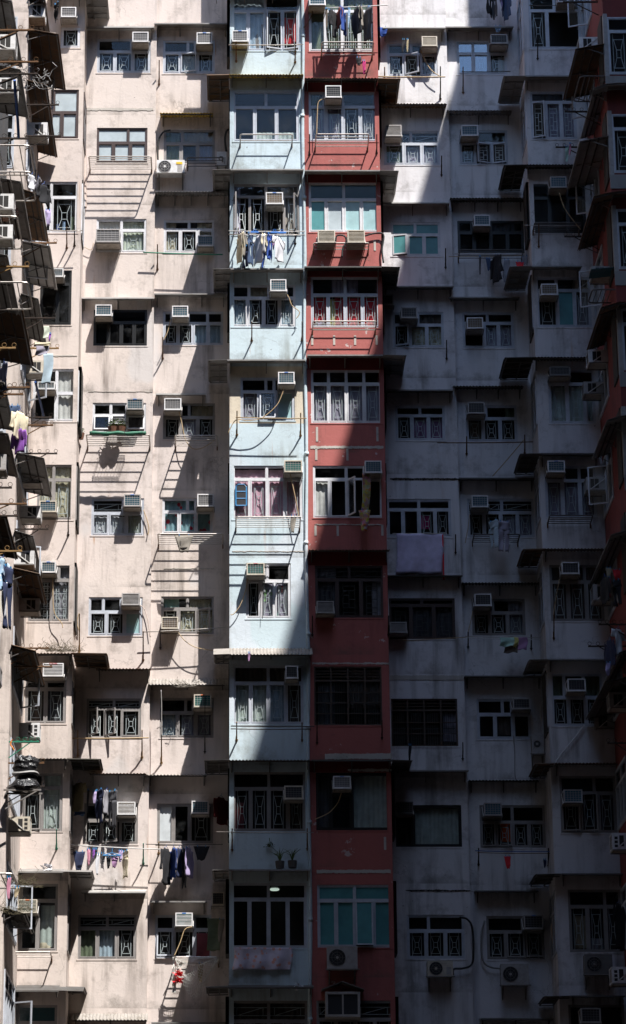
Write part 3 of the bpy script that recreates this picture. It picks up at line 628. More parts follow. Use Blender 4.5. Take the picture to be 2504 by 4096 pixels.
m = M(); m.box(-9.5, 13, .96, 6, 0, ZT - .1, 'grey_render'); m.build('back_wall', white_b)
g = M(); g.add([(-600, -600, 0), (600, -600, 0), (600, 600, 0), (-600, 600, 0)], [(0, 1, 2, 3)], 'asphalt'); go = g.build('ground'); go['kind'] = 'structure'

print('Z', [round(h[2],2) for h in HOLES['B']], [round(h[2],2) for h in HOLES['F']], [round(h[2],2) for h in HOLES['E']])
# ------------------------------------------------------------------ air conditioners
FIN = dict(b='fin_blue', t='fin_teal', g='fin_grey', k='fin_dark', n='fin_brown')
FW = dict(b='blue', t='teal', g='grey', k='dark', n='brown')
def make_ac(loc, rz, w, h, d, fin, body, label, badge=None, style=0, group='window air conditioners'):
    o = thing('air_conditioner', label, 'air conditioner', loc, rz, group)
    m = M(); bm = 'ac_' + body
    m.box(-w / 2, w / 2, -d + .03, .10, .012, h, bm)
    m.box(-w / 2 + .015, w / 2 - .015, -d + .035, .08, 0, .012, 'ac_under')
    for s in (-1, 1):                         # side vents with a centre rib
        x = s * w / 2
        if style == 2:
            for k in range(3): m.box(x, x + s * .003, -d + .06, -d + .14, .05 + k * .1, .12 + k * .1, 'vent_dark')
            m.box(x, x + s * .003, -d + .18, -d + .29, h * .18, h * .85, 'vent_dark')
        else:
            m.box(x, x + s * .003, -d + .11, -d + .21, h * .14, h * .86, 'vent_dark')
            m.box(x, x + s * .003, -d + .225, -d + .33, h * .14, h * .86, 'vent_dark')
    m.build('casing', o)
    g = M(); b = .03
    g.box(-w / 2, -w / 2 + b, -d, -d + .03, 0, h, bm); g.box(w / 2 - b, w / 2, -d, -d + .03, 0, h, bm)
    g.box(-w / 2 + b, w / 2 - b, -d, -d + .03, 0, b * 1.35, bm); g.box(-w / 2 + b, w / 2 - b, -d, -d + .03, h - b, h, bm)
    g.box(-w / 2 + b, w / 2 - b, -d + .022, -d + .029, b, h - b, FIN[fin])
    if style == 1:                            # broad horizontal louvres
        n = 8
        for k in range(1, n): z = b + (h - 2 * b) * k / n; g.box(-w / 2 + b, w / 2 - b, -d + .002, -d + .016, z - .008, z + .006, bm)
    else:
        for k in range(1, 5): z = b + (h - 2 * b) * k / 5; g.box(-w / 2 + b, w / 2 - b, -d + .010, -d + .016, z - .004, z + .004, 'ac_grey' if fin != 'k' else 'ac_dark')
        for k in range(1, 6): x = -w / 2 + b + (w - 2 * b) * k / 6; g.box(x - .0035, x + .0035, -d + .006, -d + .012, b, h - b, 'ac_grey' if fin != 'k' else 'ac_dark')
    gr = g.build('front_grille', o)
    if badge:
        q = M(); q.box(-.05, .05, -d - .004, -d, h - .026, h - .006, badge); q.build('badge', gr)
    s = M()
    for sg in (-1, 1):
        x = sg * (w / 2 + .014)
        s.bar((x, .0, h * .92), (x, -d * .82, .0), .014, 'pole_white', .026)
        s.bar((x, .02, -.012), (x, -d + .02, -.012), .018, 'bracket_steel', .03)
    s.bar((-w / 2, -d + .05, -.012), (w / 2, -d + .05, -.012), .02, 'bracket_steel')
    s.build('support_bracket', o)
    return o
def A(c, r, t, x0, y0, x1, y1, fin='b', body='white', badge=None, style=0, d=.45, label=None):
    Y = WY[c] - d
    a = onY(*T(t, x0, (y0 + y1) / 2), Y); b = onY(*T(t, x1, (y0 + y1) / 2), Y); xm = (x0 + x1) / 2
    zt = onY(*T(t, xm, y0), Y)[2]; zb = onY(*T(t, xm, y1), Y)[2]
    x = (a[0] + b[0]) / 2
    lab = label or '%s air conditioner with %s grille, %s window down, %s' % (body if body != 'dark' else 'dull', FW[fin], ORD[r], COLN[c])
    o = make_ac((x, WY[c], zb), 0, b[0] - a[0], zt - zb, d, fin, body, lab, badge, style)
    return o
A('B', 1, 0, 927, 222, 1040, 292, 'g'); A('C', 1, 0, 1377, 226, 1487, 306, 'g', badge='badge_blue')
big = A('B', 3, 3, 672, 413, 840, 505, 'g', 'grey', d=.5); A('C', 3, 3, 1385, 457, 1494, 532, 'b')
A('B', 4, 3, 668, 942, 782, 1020, 'b'); A('C', 4, 3, 1205, 950, 1318, 1028, 'b')
A('B', 5, 6, 888, 410, 1002, 486, 'b', 'grey', 'badge_blue'); A('C', 5, 6, 1150, 407, 1270, 490, 'g')
A('B', 6, 6, 868, 1080, 985, 1165, 'b', 'grey', 'badge_blue'); A('C', 6, 6, 1382, 1078, 1497, 1165, 'g')
A('B', 7, 9, 852, 582, 978, 666, 'k', 'grey', style=1, label='grey hooded air conditioner at the seventh window down, pink column beside the corner bay')
A('C', 7, 9, 1130, 748, 1248, 832, 'n', 'beige'); A('C', 8, 12, 1358, 100, 1480, 190, 't', 'beige', 'badge_orange')
A('B', 9, 12, 820, 852, 948, 943, 'n', 'white', style=1); A('C', 9, 12, 1342, 845, 1462, 935, 'b')
A('C', 10, 15, 1228, 445, 1350, 540, 't', 'white', 'badge_blue', style=1)
A('D', 1, 1, 190, 212, 300, 290, 'g', badge='badge_blue'); A('D', 3, 4, 426, 155, 547, 238, 'n', badge='badge_blue'); A('D', 4, 4, 457, 765, 570, 848, 'b')
A('D', 5, 7, 512, 223, 627, 306, 'b', badge='badge_blue'); A('D', 6, 7, 555, 842, 680, 925, 't', 'beige'); ac7 = A('D', 7, 10, 292, 370, 417, 455, 't', 'beige', 'badge_red', style=0)
A('D', 8, 10, 563, 1090, 652, 1180, 'k'); A('D', 9, 13, 556, 740, 686, 835, 'k', 'beige')
A('E', 1, 1, 730, -60, 842, 34, 'b'); A('E', 2, 1, 843, 598, 955, 682, 'k')
A('E', 6, 7, 1120, 845, 1237, 930, 'b'); A('E', 7, 10, 783, 637, 903, 722, 'k', 'grey', style=1); A('E', 9, 13, 898, 672, 1022, 760, 'g', badge='badge_blue')
A('F', 1, 2, 82, 252, 190, 320, 'k', 'beige', style=1); A('F', 2, 2, -170, 870, -58, 948, 'k', 'grey', style=1); A('F', 4, 5, -62, 955, 50, 1032, 'k', 'grey')
A('F', 7, 11, -140, 780, -22, 856, 'k', 'grey', style=1); A('F', 9, 14, -95, 848, 22, 932, 'k', 'dark')
A('G', 1, 2, 562, 238, 680, 303, 'k', 'grey'); A('G', 2, 2, 358, 872, 474, 946, 'b'); A('G', 3, 5, 447, 312, 558, 388, 'b'); A('G', 4, 5, 397, 1027, 510, 1105, 'n')
A('G', 5, 8, 403, 433, 522, 512, 'k', 'grey'); A('G', 6, 8, 430, 1083, 545, 1165, 'b'); A('G', 7, 11, 450, 583, 568, 668, 'k'); A('G', 8, 14, 718, 125, 838, 203, 'k', 'grey')
A('G', 9, 14, 517, 855, 640, 945, 'b', 'grey'); A('G', 10, 17, 795, 460, 930, 558, 'k', 'grey', 'badge_blue')
A('H', 1, 2, 1030, -90, 1150, 14, 'k'); A('H', 3, 5, 978, 45, 1092, 122, 'b', 'grey'); A('H', 4, 5, 915, 792, 1030, 870, 'n'); A('H', 5, 8, 975, 185, 1118, 248, 'k', 'dark')
A('H', 6, 8, 960, 840, 1080, 920, 'b', badge='badge_blue'); A('H', 7, 11, 1058, 362, 1180, 446, 'k'); A('H', 8, 14, 1100, -10, 1225, 78, 'k'); A('H', 9, 14, 1073, 763, 1203, 855, 'b', 'grey')
A('H', 11, 17, 1193, 1108, 1330, 1212, 'k', 'grey')
A('A', 1, 0, 427, 48, 533, 118, 'g'); A('A', 4, 3, 340, 688, 444, 748, 'b'); A('A', 5, 6, 262, 290, 385, 345, 'b'); A('A', 6, 6, 275, 1125, 395, 1205, 'b', 'beige', 'badge_blue')
A('A', 7, 9, 288, 360, 390, 438, 'b', 'white', 'badge_blue'); a8 = A('A', 8, 9, 300, 1072, 445, 1165, 'k', 'white', style=1); A('A', 10, 15, 122, 352, 260, 448, 't', 'beige', 'badge_orange', style=1)
# pair of boxed units on a rail under the teal panes of the red bay
A('E', 3, 4, 790, 422, 912, 508, 'k', 'beige', style=1, label='beige slatted unit on the rack below the teal panes, blue-bay side, red bay')
A('E', 3, 4, 998, 420, 1120, 508, 'n', 'beige', style=1, label='plain beige boxed unit on the rack below the teal panes, white-wall side, red bay')
A('F', 4, 4, 1237, 872, 1320, 945, 'k', 'grey', d=.3, label='small grey box unit tucked beside the fourth window down, white column beside the red bay')
A('C', 10, 16, 48, 300, 135, 395, 'k', 'beige', label='beige unit high against the blue bay, above the lowest laundry rail, pink wall')

# a hood of dark felt over one unit, a little pitched roof over another
hx = onY(*T(16, 967, 1175), BAY - .5)
hd = thing('hooded_unit', 'grey air conditioner under a small pitched roof, lowest window of the red bay', 'air conditioner', (hx[0], BAY, hx[2]), 0, 'window air conditioners')
m = M(); m.box(-.43, .43, -.45, .05, 0, .62, 'ac_grey'); m.build('casing', hd)
m = M(); m.sheet([[(-.53, -.55, .66), (0, -.55, .86), (.53, -.55, .66)], [(-.53, .0, .68), (0, .0, .88), (.53, .0, .68)]], .02, 'ac_dark', (0, 0, .02)); m.build('roof', hd)
m = M(); sash_frame(m, .86, .62, .06, 'ac_grey', -.43, 0, -.5, -.45); m.box(-.02, .02, -.5, -.45, .06, .56, 'ac_grey'); m.box(-.37, .37, -.462, -.452, .06, .56, 'fin_dark'); m.build('front_grille', hd)

def on_wing(side, x, y, prot):
    """point of a fitting on a side wing under photo pixel x, y: it must sit on one of the wing's projecting bays, so its reach out from the wall is adjusted to that"""
    s = 1 if side == 'L' else -1; base = XL if side == 'L' else XR
    Y = onX(x, y, base + s * prot)[1]; n1, f1 = (YLF + .1, -1.75) if side == 'L' else (YRF + .1, -.45)
    if Y > f1: Y = f1
    elif Y < n1: Y = n1 if side == 'R' or Y > -8.6 else -17.3
    p = onY(x, y, Y); return s * (p[0] - base), Y, p[2]
def wing_ac(side, t, x0, y0, x1, y1, fin, body, label, style=0):
    """unit on a side wing, seen from its flank: pixel box of the near flank"""
    px, py = T(t, x1 if side == 'L' else x0, y1); py0 = T(t, x0, y0)[1]
    pr, Y, zb = on_wing(side, px, py, .52); pr = min(max(pr, .4), .8)
    h = min(max(onY(px, py0, Y)[2] - zb, .28), .42)
    return make_ac((XL if side == 'L' else XR, Y + .26, zb), radians(90 if side == 'L' else -90), .5, h, pr, fin, body, label, None, style, 'air conditioners on the side wings')
LW = 'pink side wing'
for t, x0, y0, x1, y1, f, b, lab, st in (
    ('a1', 370, 50, 630, 235, 'g', 'white', 'white unit with two side vents under the topmost awning, pink side wing', 0),
    ('a1', 0, 480, 215, 690, 'k', 'white', 'white unit half shaded below the first flat awning, edge of pink side wing', 0),
    ('a1', 30, 1080, 310, 1300, 'g', 'white', 'sunlit white unit above the blue hanging rope, pink side wing', 0),
    ('a1', 480, 1720, 665, 1905, 'k', 'white', 'white unit behind the open sash, beside the rusty corrugated awning, pink side wing', 0),
    ('a2', 0, 330, 215, 545, 'g', 'white', 'white unit above the potted red-leaved plant, pink side wing', 0),
    ('a2', 130, 765, 335, 960, 'k', 'white', 'shaded white unit behind the slanting folding rack, pink side wing', 0),
    ('a2', 430, 1200, 685, 1370, 'k', 'white', 'white unit in front of the pale tan awning, pink side wing', 0),
    ('a3', 340, 285, 630, 460, 'n', 'beige', 'beige unit below the hanging blue-grey cloth, pink side wing', 0),
    ('a3', 0, 1605, 160, 1820, 'n', 'grey', 'grey unit with a rusty side vent, edge of pink side wing', 0),
    ('a3', 350, 1815, 590, 2005, 'g', 'white', 'sunlit white unit with white diagonal brace below a grey awning, pink side wing', 0),
    ('a3', 290, 2330, 570, 2500, 'k', 'white', 'white unit hung with rags beside the orange rusty bracket, pink side wing', 0),
    ('a4', 200, 570, 480, 760, 'k', 'white', 'shaded white unit below the large dark flat awning, pink side wing', 0),
    ('a4', 270, 1240, 555, 1420, 'k', 'white', 'white unit below the striped corrugated awning, pink side wing', 0),
    ('a5', 250, 600, 555, 805, 'g', 'white', 'white unit with three slots in its flank beside the pink corner bay', 2),
    ('a5', 80, 1920, 420, 2130, 'n', 'beige', 'beige unit carried by long white diagonal braces, pink side wing', 2),
    ('a4', 0, 2190, 130, 2400, 'k', 'grey', 'dark unit below the lowest corrugated awning, edge of pink side wing', 0)):
    wing_ac('L', t, x0, y0, x1, y1, f, b, lab, st)
for t, x0, y0, x1, y1, f, b, lab, st in (
    ('r1', 330, 362, 475, 478, 'k', 'white', 'shaded white unit with a flap below, topmost on the red side wing', 0),
    ('r1', 335, 1365, 485, 1475, 'b', 'white', 'white unit with teal front below the second grey awning, red side wing', 0),
    ('r1', 205, 1700, 450, 1810, 'n', 'white', 'white unit with three slots in its flank, red side wing', 2),
    ('r2', 285, 262, 440, 385, 'n', 'beige', 'beige unit below the rust-edged awning, red side wing', 0),
    ('r2', 450, 170, 690, 255, 'k', 'grey', 'grey unit under a dark green tarpaulin, red side wing', 0),
    ('r2', 420, 980, 640, 1105, 'k', 'white', 'white unit below the rusty truss awning, red side wing', 0),
    ('r2', 375, 1295, 585, 1410, 'k', 'grey', 'grey unit beside the white corner bay curtains, red side wing', 0),
    ('r2', 400, 2235, 625, 2360, 'b', 'grey', 'grey unit just below the wide grey awning, red side wing', 0),
    (11, 1280, 505, 1340, 625, 'k', 'grey', 'dim grey unit behind the dark hanging laundry, red side wing', 0),
    (14, 1392, 85, 1500, 190, 'g', 'grey', 'dim grey unit above the folded rack, red side wing', 0),
    (14, 1288, 235, 1420, 335, 'k', 'grey', 'dim grey unit with thin bracket below the lowest flat awning, red side wing', 0),
    (14, 1412, 1065, 1500, 1180, 'n', 'white', 'pale unit with dark roof beside the open sashes, red side wing', 2),
    (17, 1410, 820, 1500, 935, 'n', 'white', 'pale unit on tall thin legs, lowest on the red side wing', 2)):
    wing_ac('R', t, x0, y0, x1, y1, f, b, lab, st)

# ------------------------------------------------------------------ outdoor condenser units
def condenser(c, t, x0, y0, x1, y1, body, label, rack=True, d=.32, fan='l', yellow=False):
    Y = WY[c] - d - .08
    a = onY(*T(t, x0, (y0 + y1) / 2), Y); b = onY(*T(t, x1, (y0 + y1) / 2), Y); xm = (x0 + x1) / 2
    zt = onY(*T(t, xm, y0), Y)[2]; zb = onY(*T(t, xm, y1), Y)[2]; w, h = b[0] - a[0], zt - zb
    o = thing('condenser_unit', label, 'condenser unit', ((a[0] + b[0]) / 2, WY[c], zb), 0, 'outdoor condenser units')
    m = M(); m.box(-w / 2, w / 2, -d - .08, -.08, 0, h, 'ac_' + body); m.box(w * .24, w * .42, -d - .084, -d - .08, h * .1, h * .6, 'ac_grey' if body != 'dark' else 'ac_dark'); m.build('casing', o)
    r = min(h * .43, w * .27); cx = -w / 2 + r + .05 if fan == 'l' else w / 2 - r - .05
    fanm = 'ac_grey' if body == 'white' else 'ac_dark'
    f = M(); f.disc((cx, h / 2), r, -d - .086, -d - .081, 'fin_dark')
    for k in range(3): rr = r * (k + 1) / 3; f.tube([(cx + rr * cos(q * pi / 12), -d - .092, h / 2 + rr * sin(q * pi / 12)) for q in range(24)], .005, fanm, 4, True)
    for k in range(8): f.bar((cx, -d - .092, h / 2), (cx + r * cos(k * pi / 4), -d - .092, h / 2 + r * sin(k * pi / 4)), .006, fanm)
    f.disc((cx, h / 2), .035, -d - .098, -d - .09, 'ac_' + body, 10); f.build('fan_grille', o)
    if yellow: q = M(); q.box(w * .2, w * .42, -d - .086, -d - .081, h * .66, h * .84, 'badge_yellow'); q.build('badge', o)
    if rack:
        s = M()
        for sg in (-1, 1):
            x = sg * w * .42; s.bar((x, 0, -.02), (x, -d - .14, -.02), .03, 'bracket_steel'); s.bar((x, 0, -.32), (x, -d - .05, -.03), .022, 'bracket_steel'); s.bar((x, -.012, -.34), (x, -.012, .05), .03, 'bracket_steel')
        s.bar((-w / 2 - .05, -d - .12, -.02), (w / 2 + .05, -d - .12, -.02), .025, 'bracket_steel'); s.build('support_bracket', o)
    return o
cu = condenser('C', 0, 1098, 1120, 1293, 1212, 'white', 'white condenser unit with round fan and yellow sticker, second window of the inner pink column', yellow=True)
condenser('E', 16, 855, 683, 1068, 838, 'grey', 'grey condenser unit with round fan hung below the teal panes of the red bay')
condenser('F', 17, 122, 780, 300, 886, 'beige', 'beige condenser unit on a dark rack, lowest white wall beside the red bay')
condenser('G', 17, 635, 800, 828, 945, 'grey', 'grey condenser unit with large dark fan, lowest window of the outer white column')
condenser('H', 17, 1218, 735, 1412, 872, 'dark', 'dark condenser unit below the lowest visible window of the shaded white corner bay')
condenser('G', 14, 850, 380, 935, 512, 'grey', 'small grey meter-like condenser on a wall shelf beside the eighth window, white wall', d=.25)
condenser('C', 1, 82, 1062, 150, 1160, 'white', 'narrow white condenser on a white triangular bracket against the blue bay', d=.25, rack=True)
# lettering on two badges
def text(parent, s, size, loc, mat):
    cu_ = bpy.data.curves.new('lettering', 'FONT'); cu_.body = s; cu_.size = size; cu_.align_x = 'CENTER'; cu_.extrude = .001
    t = bpy.data.objects.new('tmp', cu_); COL.objects.link(t); bpy.context.view_layer.update()
    me = bpy.data.meshes.new_from_object(t.evaluated_get(bpy.context.evaluated_depsgraph_get())); bpy.data.objects.remove(t)
    me.materials.clear(); me.materials.append(MATS[mat]); o = bpy.data.objects.new('lettering', me); COL.objects.link(o)
    o.parent = parent; o.location = loc; o.rotation_euler = (pi / 2, 0, 0); return o
def kid(o, n): return next(c for c in o.children if c.name.split('.')[0] == n)
fg = kid(ac7, 'front_grille'); text(kid(fg, 'badge') if 0 else fg, 'HITACHI', .022, (0, -.456, .305), 'white_frame')
text(kid(a8, 'front_grille'), 'TOSHIBA', .05, (0, -.453, .325), 'badge_red')
text(kid(cu, 'badge'), 'HITACHI', .035, (.20 * 1.05, -.412, .26), 'cloth_maroon')

# ------------------------------------------------------------------ awnings
AWN = dict(metal='sheet_metal', dark='sheet_dark', light='sheet_light', rust='sheet_rust', yellow='sheet_yellow', asb='sheet_asbestos', moss='sheet_moss')
def sheet_rows(L, P, z_in, corr, axis_len, n_rows=2):
    n = max(2, int(L / .022)) if corr else max(2, int(L / .4)); g = []
    for i in range(n_rows + 1):
        v = i / n_rows; row = []
        for j in range(n + 1):
            u = L * j / n; dz = .014 * sin(2 * pi * u / .088) if corr else .006 * sin(3 * u + 2 * v)
            row.append((u, -P * v, z_in * (1 - v) + dz))
        g.append(row)
    return g
def awning(loc, rz, L, P, drop, kind, label, corr=False, brackets=0, rets=(), truss=False, group='awnings over the windows', ragged=0):
    """loc: wall point below the outer edge; outer edge at z=0, rises to z=drop at the wall. rets: (side, width, depth) flaps that wrap round a bay"""
    o = thing('awning', label, 'awning', loc, rz, group); mt = AWN[kind]
    m = M(); m.sheet(sheet_rows(L, P, drop, corr, L), .006, mt, (0, 0, .006))
    if not corr: m.box(0, L, -P - .006, -P + .004, -.03, .008, mt)
    m.build('sheet', o)
    fr = M(); fm = 'rail_dark' if kind in ('rust', 'yellow', 'moss', 'dark', 'asb') else 'bracket_steel'
    fr.bar((.02, -P + .05, -.02 + .01 * drop), (L - .02, -P + .05, -.02 + .01 * drop), .025, fm)
    nb = brackets or max(2, int(L / .6))
    for k in range(nb):
        x = .08 + (L - .16) * k / (nb - 1) if nb > 1 else L / 2
        fr.bar((x, -.012, drop - .03), (x, -P + .04, -.015), .022, fm); fr.bar((x, -.012, drop - .30), (x, -.012, drop - .02), .024, fm); fr.bar((x, -.012, drop - .28), (x, -P * .6, drop * .4 - .03), .018, fm)
    if truss:
        for k in range(2): fr.bar((.02, -P * (.35 + .3 * k), drop * (.65 - .3 * k) - .02), (L - .02, -P * (.35 + .3 * k), drop * (.65 - .3 * k) - .02), .03, 'rust_black')
    fr.build('support_frame', o)
    for side, wd, dp in rets:
        r = M(); x0 = 0 if side < 0 else L; mt = 'sheet_rust' if kind == 'yellow' else mt; n = int((dp + P) / .022) if corr else 6; g = []
        for i in range(3):
            v = i / 2; row = []
            for j in range(n + 1):
                y = -P + (dp + P) * j / n; row.append((x0 + side * wd * v, y, drop * min(1, (y + P) / P) * .97 - .015 * v + (.014 * sin(2 * pi * y / .088) if corr else 0)))
            g.append(row)
        r.sheet(g, .006, mt, (0, 0, .006)); rs = r.build('side_sheet', o)
        q = M(); xe = x0 + side * (wd - .05)
        q.bar((xe, -P + .03, -.035), (xe, 0, drop - .05), .03, fm); q.bar((xe, 0, drop - .05), (xe, dp - .03, drop - .05), .03, fm); q.bar((x0 + side * wd * .4, 0, drop - .045), (x0 + side * wd * .4, dp - .03, drop - .045), .03, fm)
        for k in range(4):
            y = .0 + (dp - .05) * k / 3; q.bar((x0, y, drop - .05), (xe, y, drop - .06), .024, fm)
            if k < 3 and corr: q.bar((x0, y, drop - .05), (xe, (dp - .05) * (k + 1) / 3, drop - .06), .014, fm)
        q.build('side_frame', o)
    return o
NA = {}
KW = dict(metal='grey sheet-metal', dark='dark sheet-metal', light='pale sheet-metal', rust='rusty', yellow='yellowed', asb='grey fibre-cement', moss='blackened mossy')
def N(c, r, t, x0, x1, y, kind='metal', P=.45, drop=.12, corr=False, rets=(), br=0, extra='', truss=False):
    Y = WY[c] - P; a = onY(*T(t, x0, y), Y); b = onY(*T(t, x1, y), Y)
    lab = '%s %sawning above the %s window down, %s%s' % (KW[kind], 'corrugated ' if corr else '', ORD[r], COLN[c] if not extra else SHORT[c], extra)
    z = (a[2] + b[2]) / 2; drop *= .6 if not (kind == 'asb' or c == 'A') else 1
    awning((a[0], WY[c], z), 0, b[0] - a[0], P, drop, kind, lab, corr, br, rets, truss)
N('B', 1, 0, 582, 1080, 187, 'light', .35, .08); N('C', 1, 0, 1080, 1600, 163, 'metal', .4, br=4)
N('C', 2, 0, 1120, 1492, 792, 'yellow', .45, .16, True); N('C', 3, 3, 1085, 1590, 152, 'metal', .45, .12, True, br=5)
N('B', 4, 3, 566, 1080, 894, 'light', .3, .06); N('C', 4, 3, 1080, 1585, 866, 'metal', .35, .06, br=4)
N('C', 5, 6, 1090, 1440, 376, 'light', .25, .04); N('B', 8, 9, 670, 1055, 1112, 'rust', .45, .1, True)
N('C', 8, 12, 1040, 1580, 32, 'asb', .42, .26, True); N('B', 9, 12, 625, 1025, 655, 'rust', .45, .1, True, br=3); N('C', 9, 12, 1028, 1450, 666, 'asb', .40, .1, True)
N('B', 10, 15, 568, 1022, 300, 'light', .48, .22, br=3); N('C', 10, 15, 1052, 1450, 366, 'metal', .38, .06)
N('B', 11, 15, 500, 1035, 1198, 'asb', .45, .22, True); N('C', 11, 15, 1060, 1600, 1215, 'metal', .45, .1)
RT = 1.35
N('D', 1, 1, 60, 690, -80, 'metal', .45, .12, rets=((-1, .0, 1.3),) if 0 else ())
N('D', 2, 1, 168, 690, 522, 'yellow', .45, .2, True, ((-1, .62, RT),)); N('E', 2, 1, 700, 1215, 547, 'rust', .45, .16, True, ((1, .62, RT),), truss=True)
N('D', 3, 1, 180, 692, 1186, 'metal', .42, .12, False, ((-1, .5, RT),)); N('E', 3, 4, 698, 1225, 2, 'metal', .42, .12, False, ((1, .52, RT),))
N('D', 4, 4, 180, 692, 690, 'metal', .42, .1, False, ((-1, .48, RT),)); N('E', 4, 4, 696, 1238, 676, 'dark', .45, .1, False, ((1, .5, RT),), truss=True)
N('D', 5, 7, 155, 706, 138, 'metal', .42, .1, False, ((-1, .52, RT),)); N('E', 5, 7, 716, 1250, 104, 'metal', .42, .12, False, ((1, .62, RT),))
N('E', 7, 10, 726, 1296, 280, 'rust', .35, .12, True); N('D', 8, 10, 172, 755, 1012, 'asb', .5, .30, True, ((-1, .42, RT),))
N('D', 9, 13, 165, 742, 562, 'dark', .42, .12, True, ((-1, .62, RT),)); N('E', 9, 13, 746, 1318, 560, 'dark', .42, .1, False, ((1, .5, RT),))
N('D', 10, 16, 165, 742, 145, 'metal', .4, .14, False, ((-1, .42, RT),)); N('D', 11, 16, 160, 762, 968, 'dark', .5, .2, False, ((-1, .55, RT),))
N('F', 1, 2, -190, 247, 190, 'light', .42, .12); N('G', 1, 2, 247, 722, 186, 'metal', .42, .12)
N('F', 2, 2, -240, 257, 723, 'rust', .45, .14, True); N('G', 2, 2, 257, 712, 770, 'metal', .4, .08, True)
N('F', 3, 5, -235, 278, 226, 'light', .35, .08); N('G', 3, 5, 280, 800, 196, 'moss', .45, .14, True, br=4)
N('F', 4, 5, -185, 306, 810, 'metal', .42, .12); N('G', 4, 5, 270, 765, 886, 'metal', .40, .1)
N('F', 5, 8, -180, 304, 347, 'metal', .4, .1); N('G', 5, 8, 302, 795, 322, 'moss', .45, .14, True, br=4)
N('G', 6, 8, 340, 878, 962, 'dark', .42, .1); N('F', 7, 11, -175, 366, 457, 'moss', .35, .1); N('G', 7, 11, 362, 905, 508, 'moss', .4, .1, True, br=3)
N('G', 8, 14, 385 + 0, 930, -28, 'dark', .42, .1); N('F', 9, 14, -180, 410, 630, 'metal', .42, .12); N('G', 9, 14, 410, 905, 700, 'moss', .3, .06, True)
N('G', 10, 17, 455, 895, 292, 'dark', .35, .08); N('G', 11, 17, 492, 1000, 1185, 'dark', .42, .12)
N('H', 2, 2, 808, 1180, 528, 'metal', .45, .14, False, ((-1, .62, RT),)); N('H', 3, 2, 812, 1190, 1148, 'moss', .45, .14, True, ((-1, .62, RT),)); N('H', 4, 5, 850, 1200, 670, 'metal', .45, .12, False, ((-1, .6, RT),))
N('H', 5, 8, 868, 1290, 120, 'moss', .45, .14, True, ((-1, .8, RT),)); N('H', 6, 8, 912, 1330, 790, 'dark', .45, .12, False, ((-1, .55, RT),)); N('H', 7, 11, 935, 1390, 270, 'rust', .45, .12, True, ((-1, .55, RT),))
N('H', 8, 11, 968, 1420, 1040, 'metal', .45, .12, False, ((-1, .5, RT),)); N('H', 9, 14, 1012, 1480, 580, 'rust', .45, .1, True, ((-1, .5, RT),)); N('H', 10, 17, 1058, 1500, 172, 'dark', .45, .1, False, ((-1, .65, RT),)); N('H', 11, 17, 1125, 1500, 1024, 'dark', .45, .1, False, ((-1, .65, RT),))
N('A', 1, 0, 330, 570, -40, 'metal', .45, .16, False, ((1, .72, RT),)); N('A', 8, 9, 235, 505, 1004, 'rust', .5, .1, True, ((1, .9, RT),), truss=True); N('A', 9, 12, 155, 470, 552, 'moss', .45, .1, True, ((1, .85, RT),))
N('A', 10, 15, 110, 440, 158, 'metal', .5, .16, False, ((1, .72, RT),)); N('A', 11, 15, 92, 410, 992, 'dark', .5, .2, False, ((1, .62, RT),))
# wings: outer edge from its near end to its far end
def wing_awning(side, t, xa, ya, xb, yb, kind, corr, label, wrap=False):
    xa, ya = T(t, xa, ya); yb = T(t, xb, yb)[1]; s = 1 if side == 'L' else -1; base = XL if side == 'L' else XR
    best = None
    for Yn in ((YLF - .1, YLF + .9, YLF + 1.9, YLF + 2.8, -17.5, -16.0, -14.5, -13.0) if side == 'L' else (YRF - (.45 if wrap else .05), YRF + 1.0, YRF + 2.2)):
        p = onY(xa, ya, Yn); pr = s * (p[0] - base); bad = max(0, .42 - pr) + max(0, pr - .85)
        if best is None or bad < best[0] - .01: best = (bad, Yn, pr, p[2])
    _, Yn, pr, z = best; pr = min(max(pr, .35), .95); far = -1.5 if side == 'L' else -.1
    yf = min(max(Yat(yb, z), Yn + .8), far if Yn > -10 else -10.6)
    drop = .16
    if side == 'L': awning((XL, Yn, z), radians(90), yf - Yn, pr, drop, kind, label, corr, 3, (), True, 'awnings on the side wings')
    else:
        yn = Yn + (.45 if wrap else 0); awning((XR, yf, z), radians(-90), yf - yn, pr, drop, kind, label, corr, 3, ((1, .45, 1.5),) if wrap else (), True, 'awnings on the side wings')
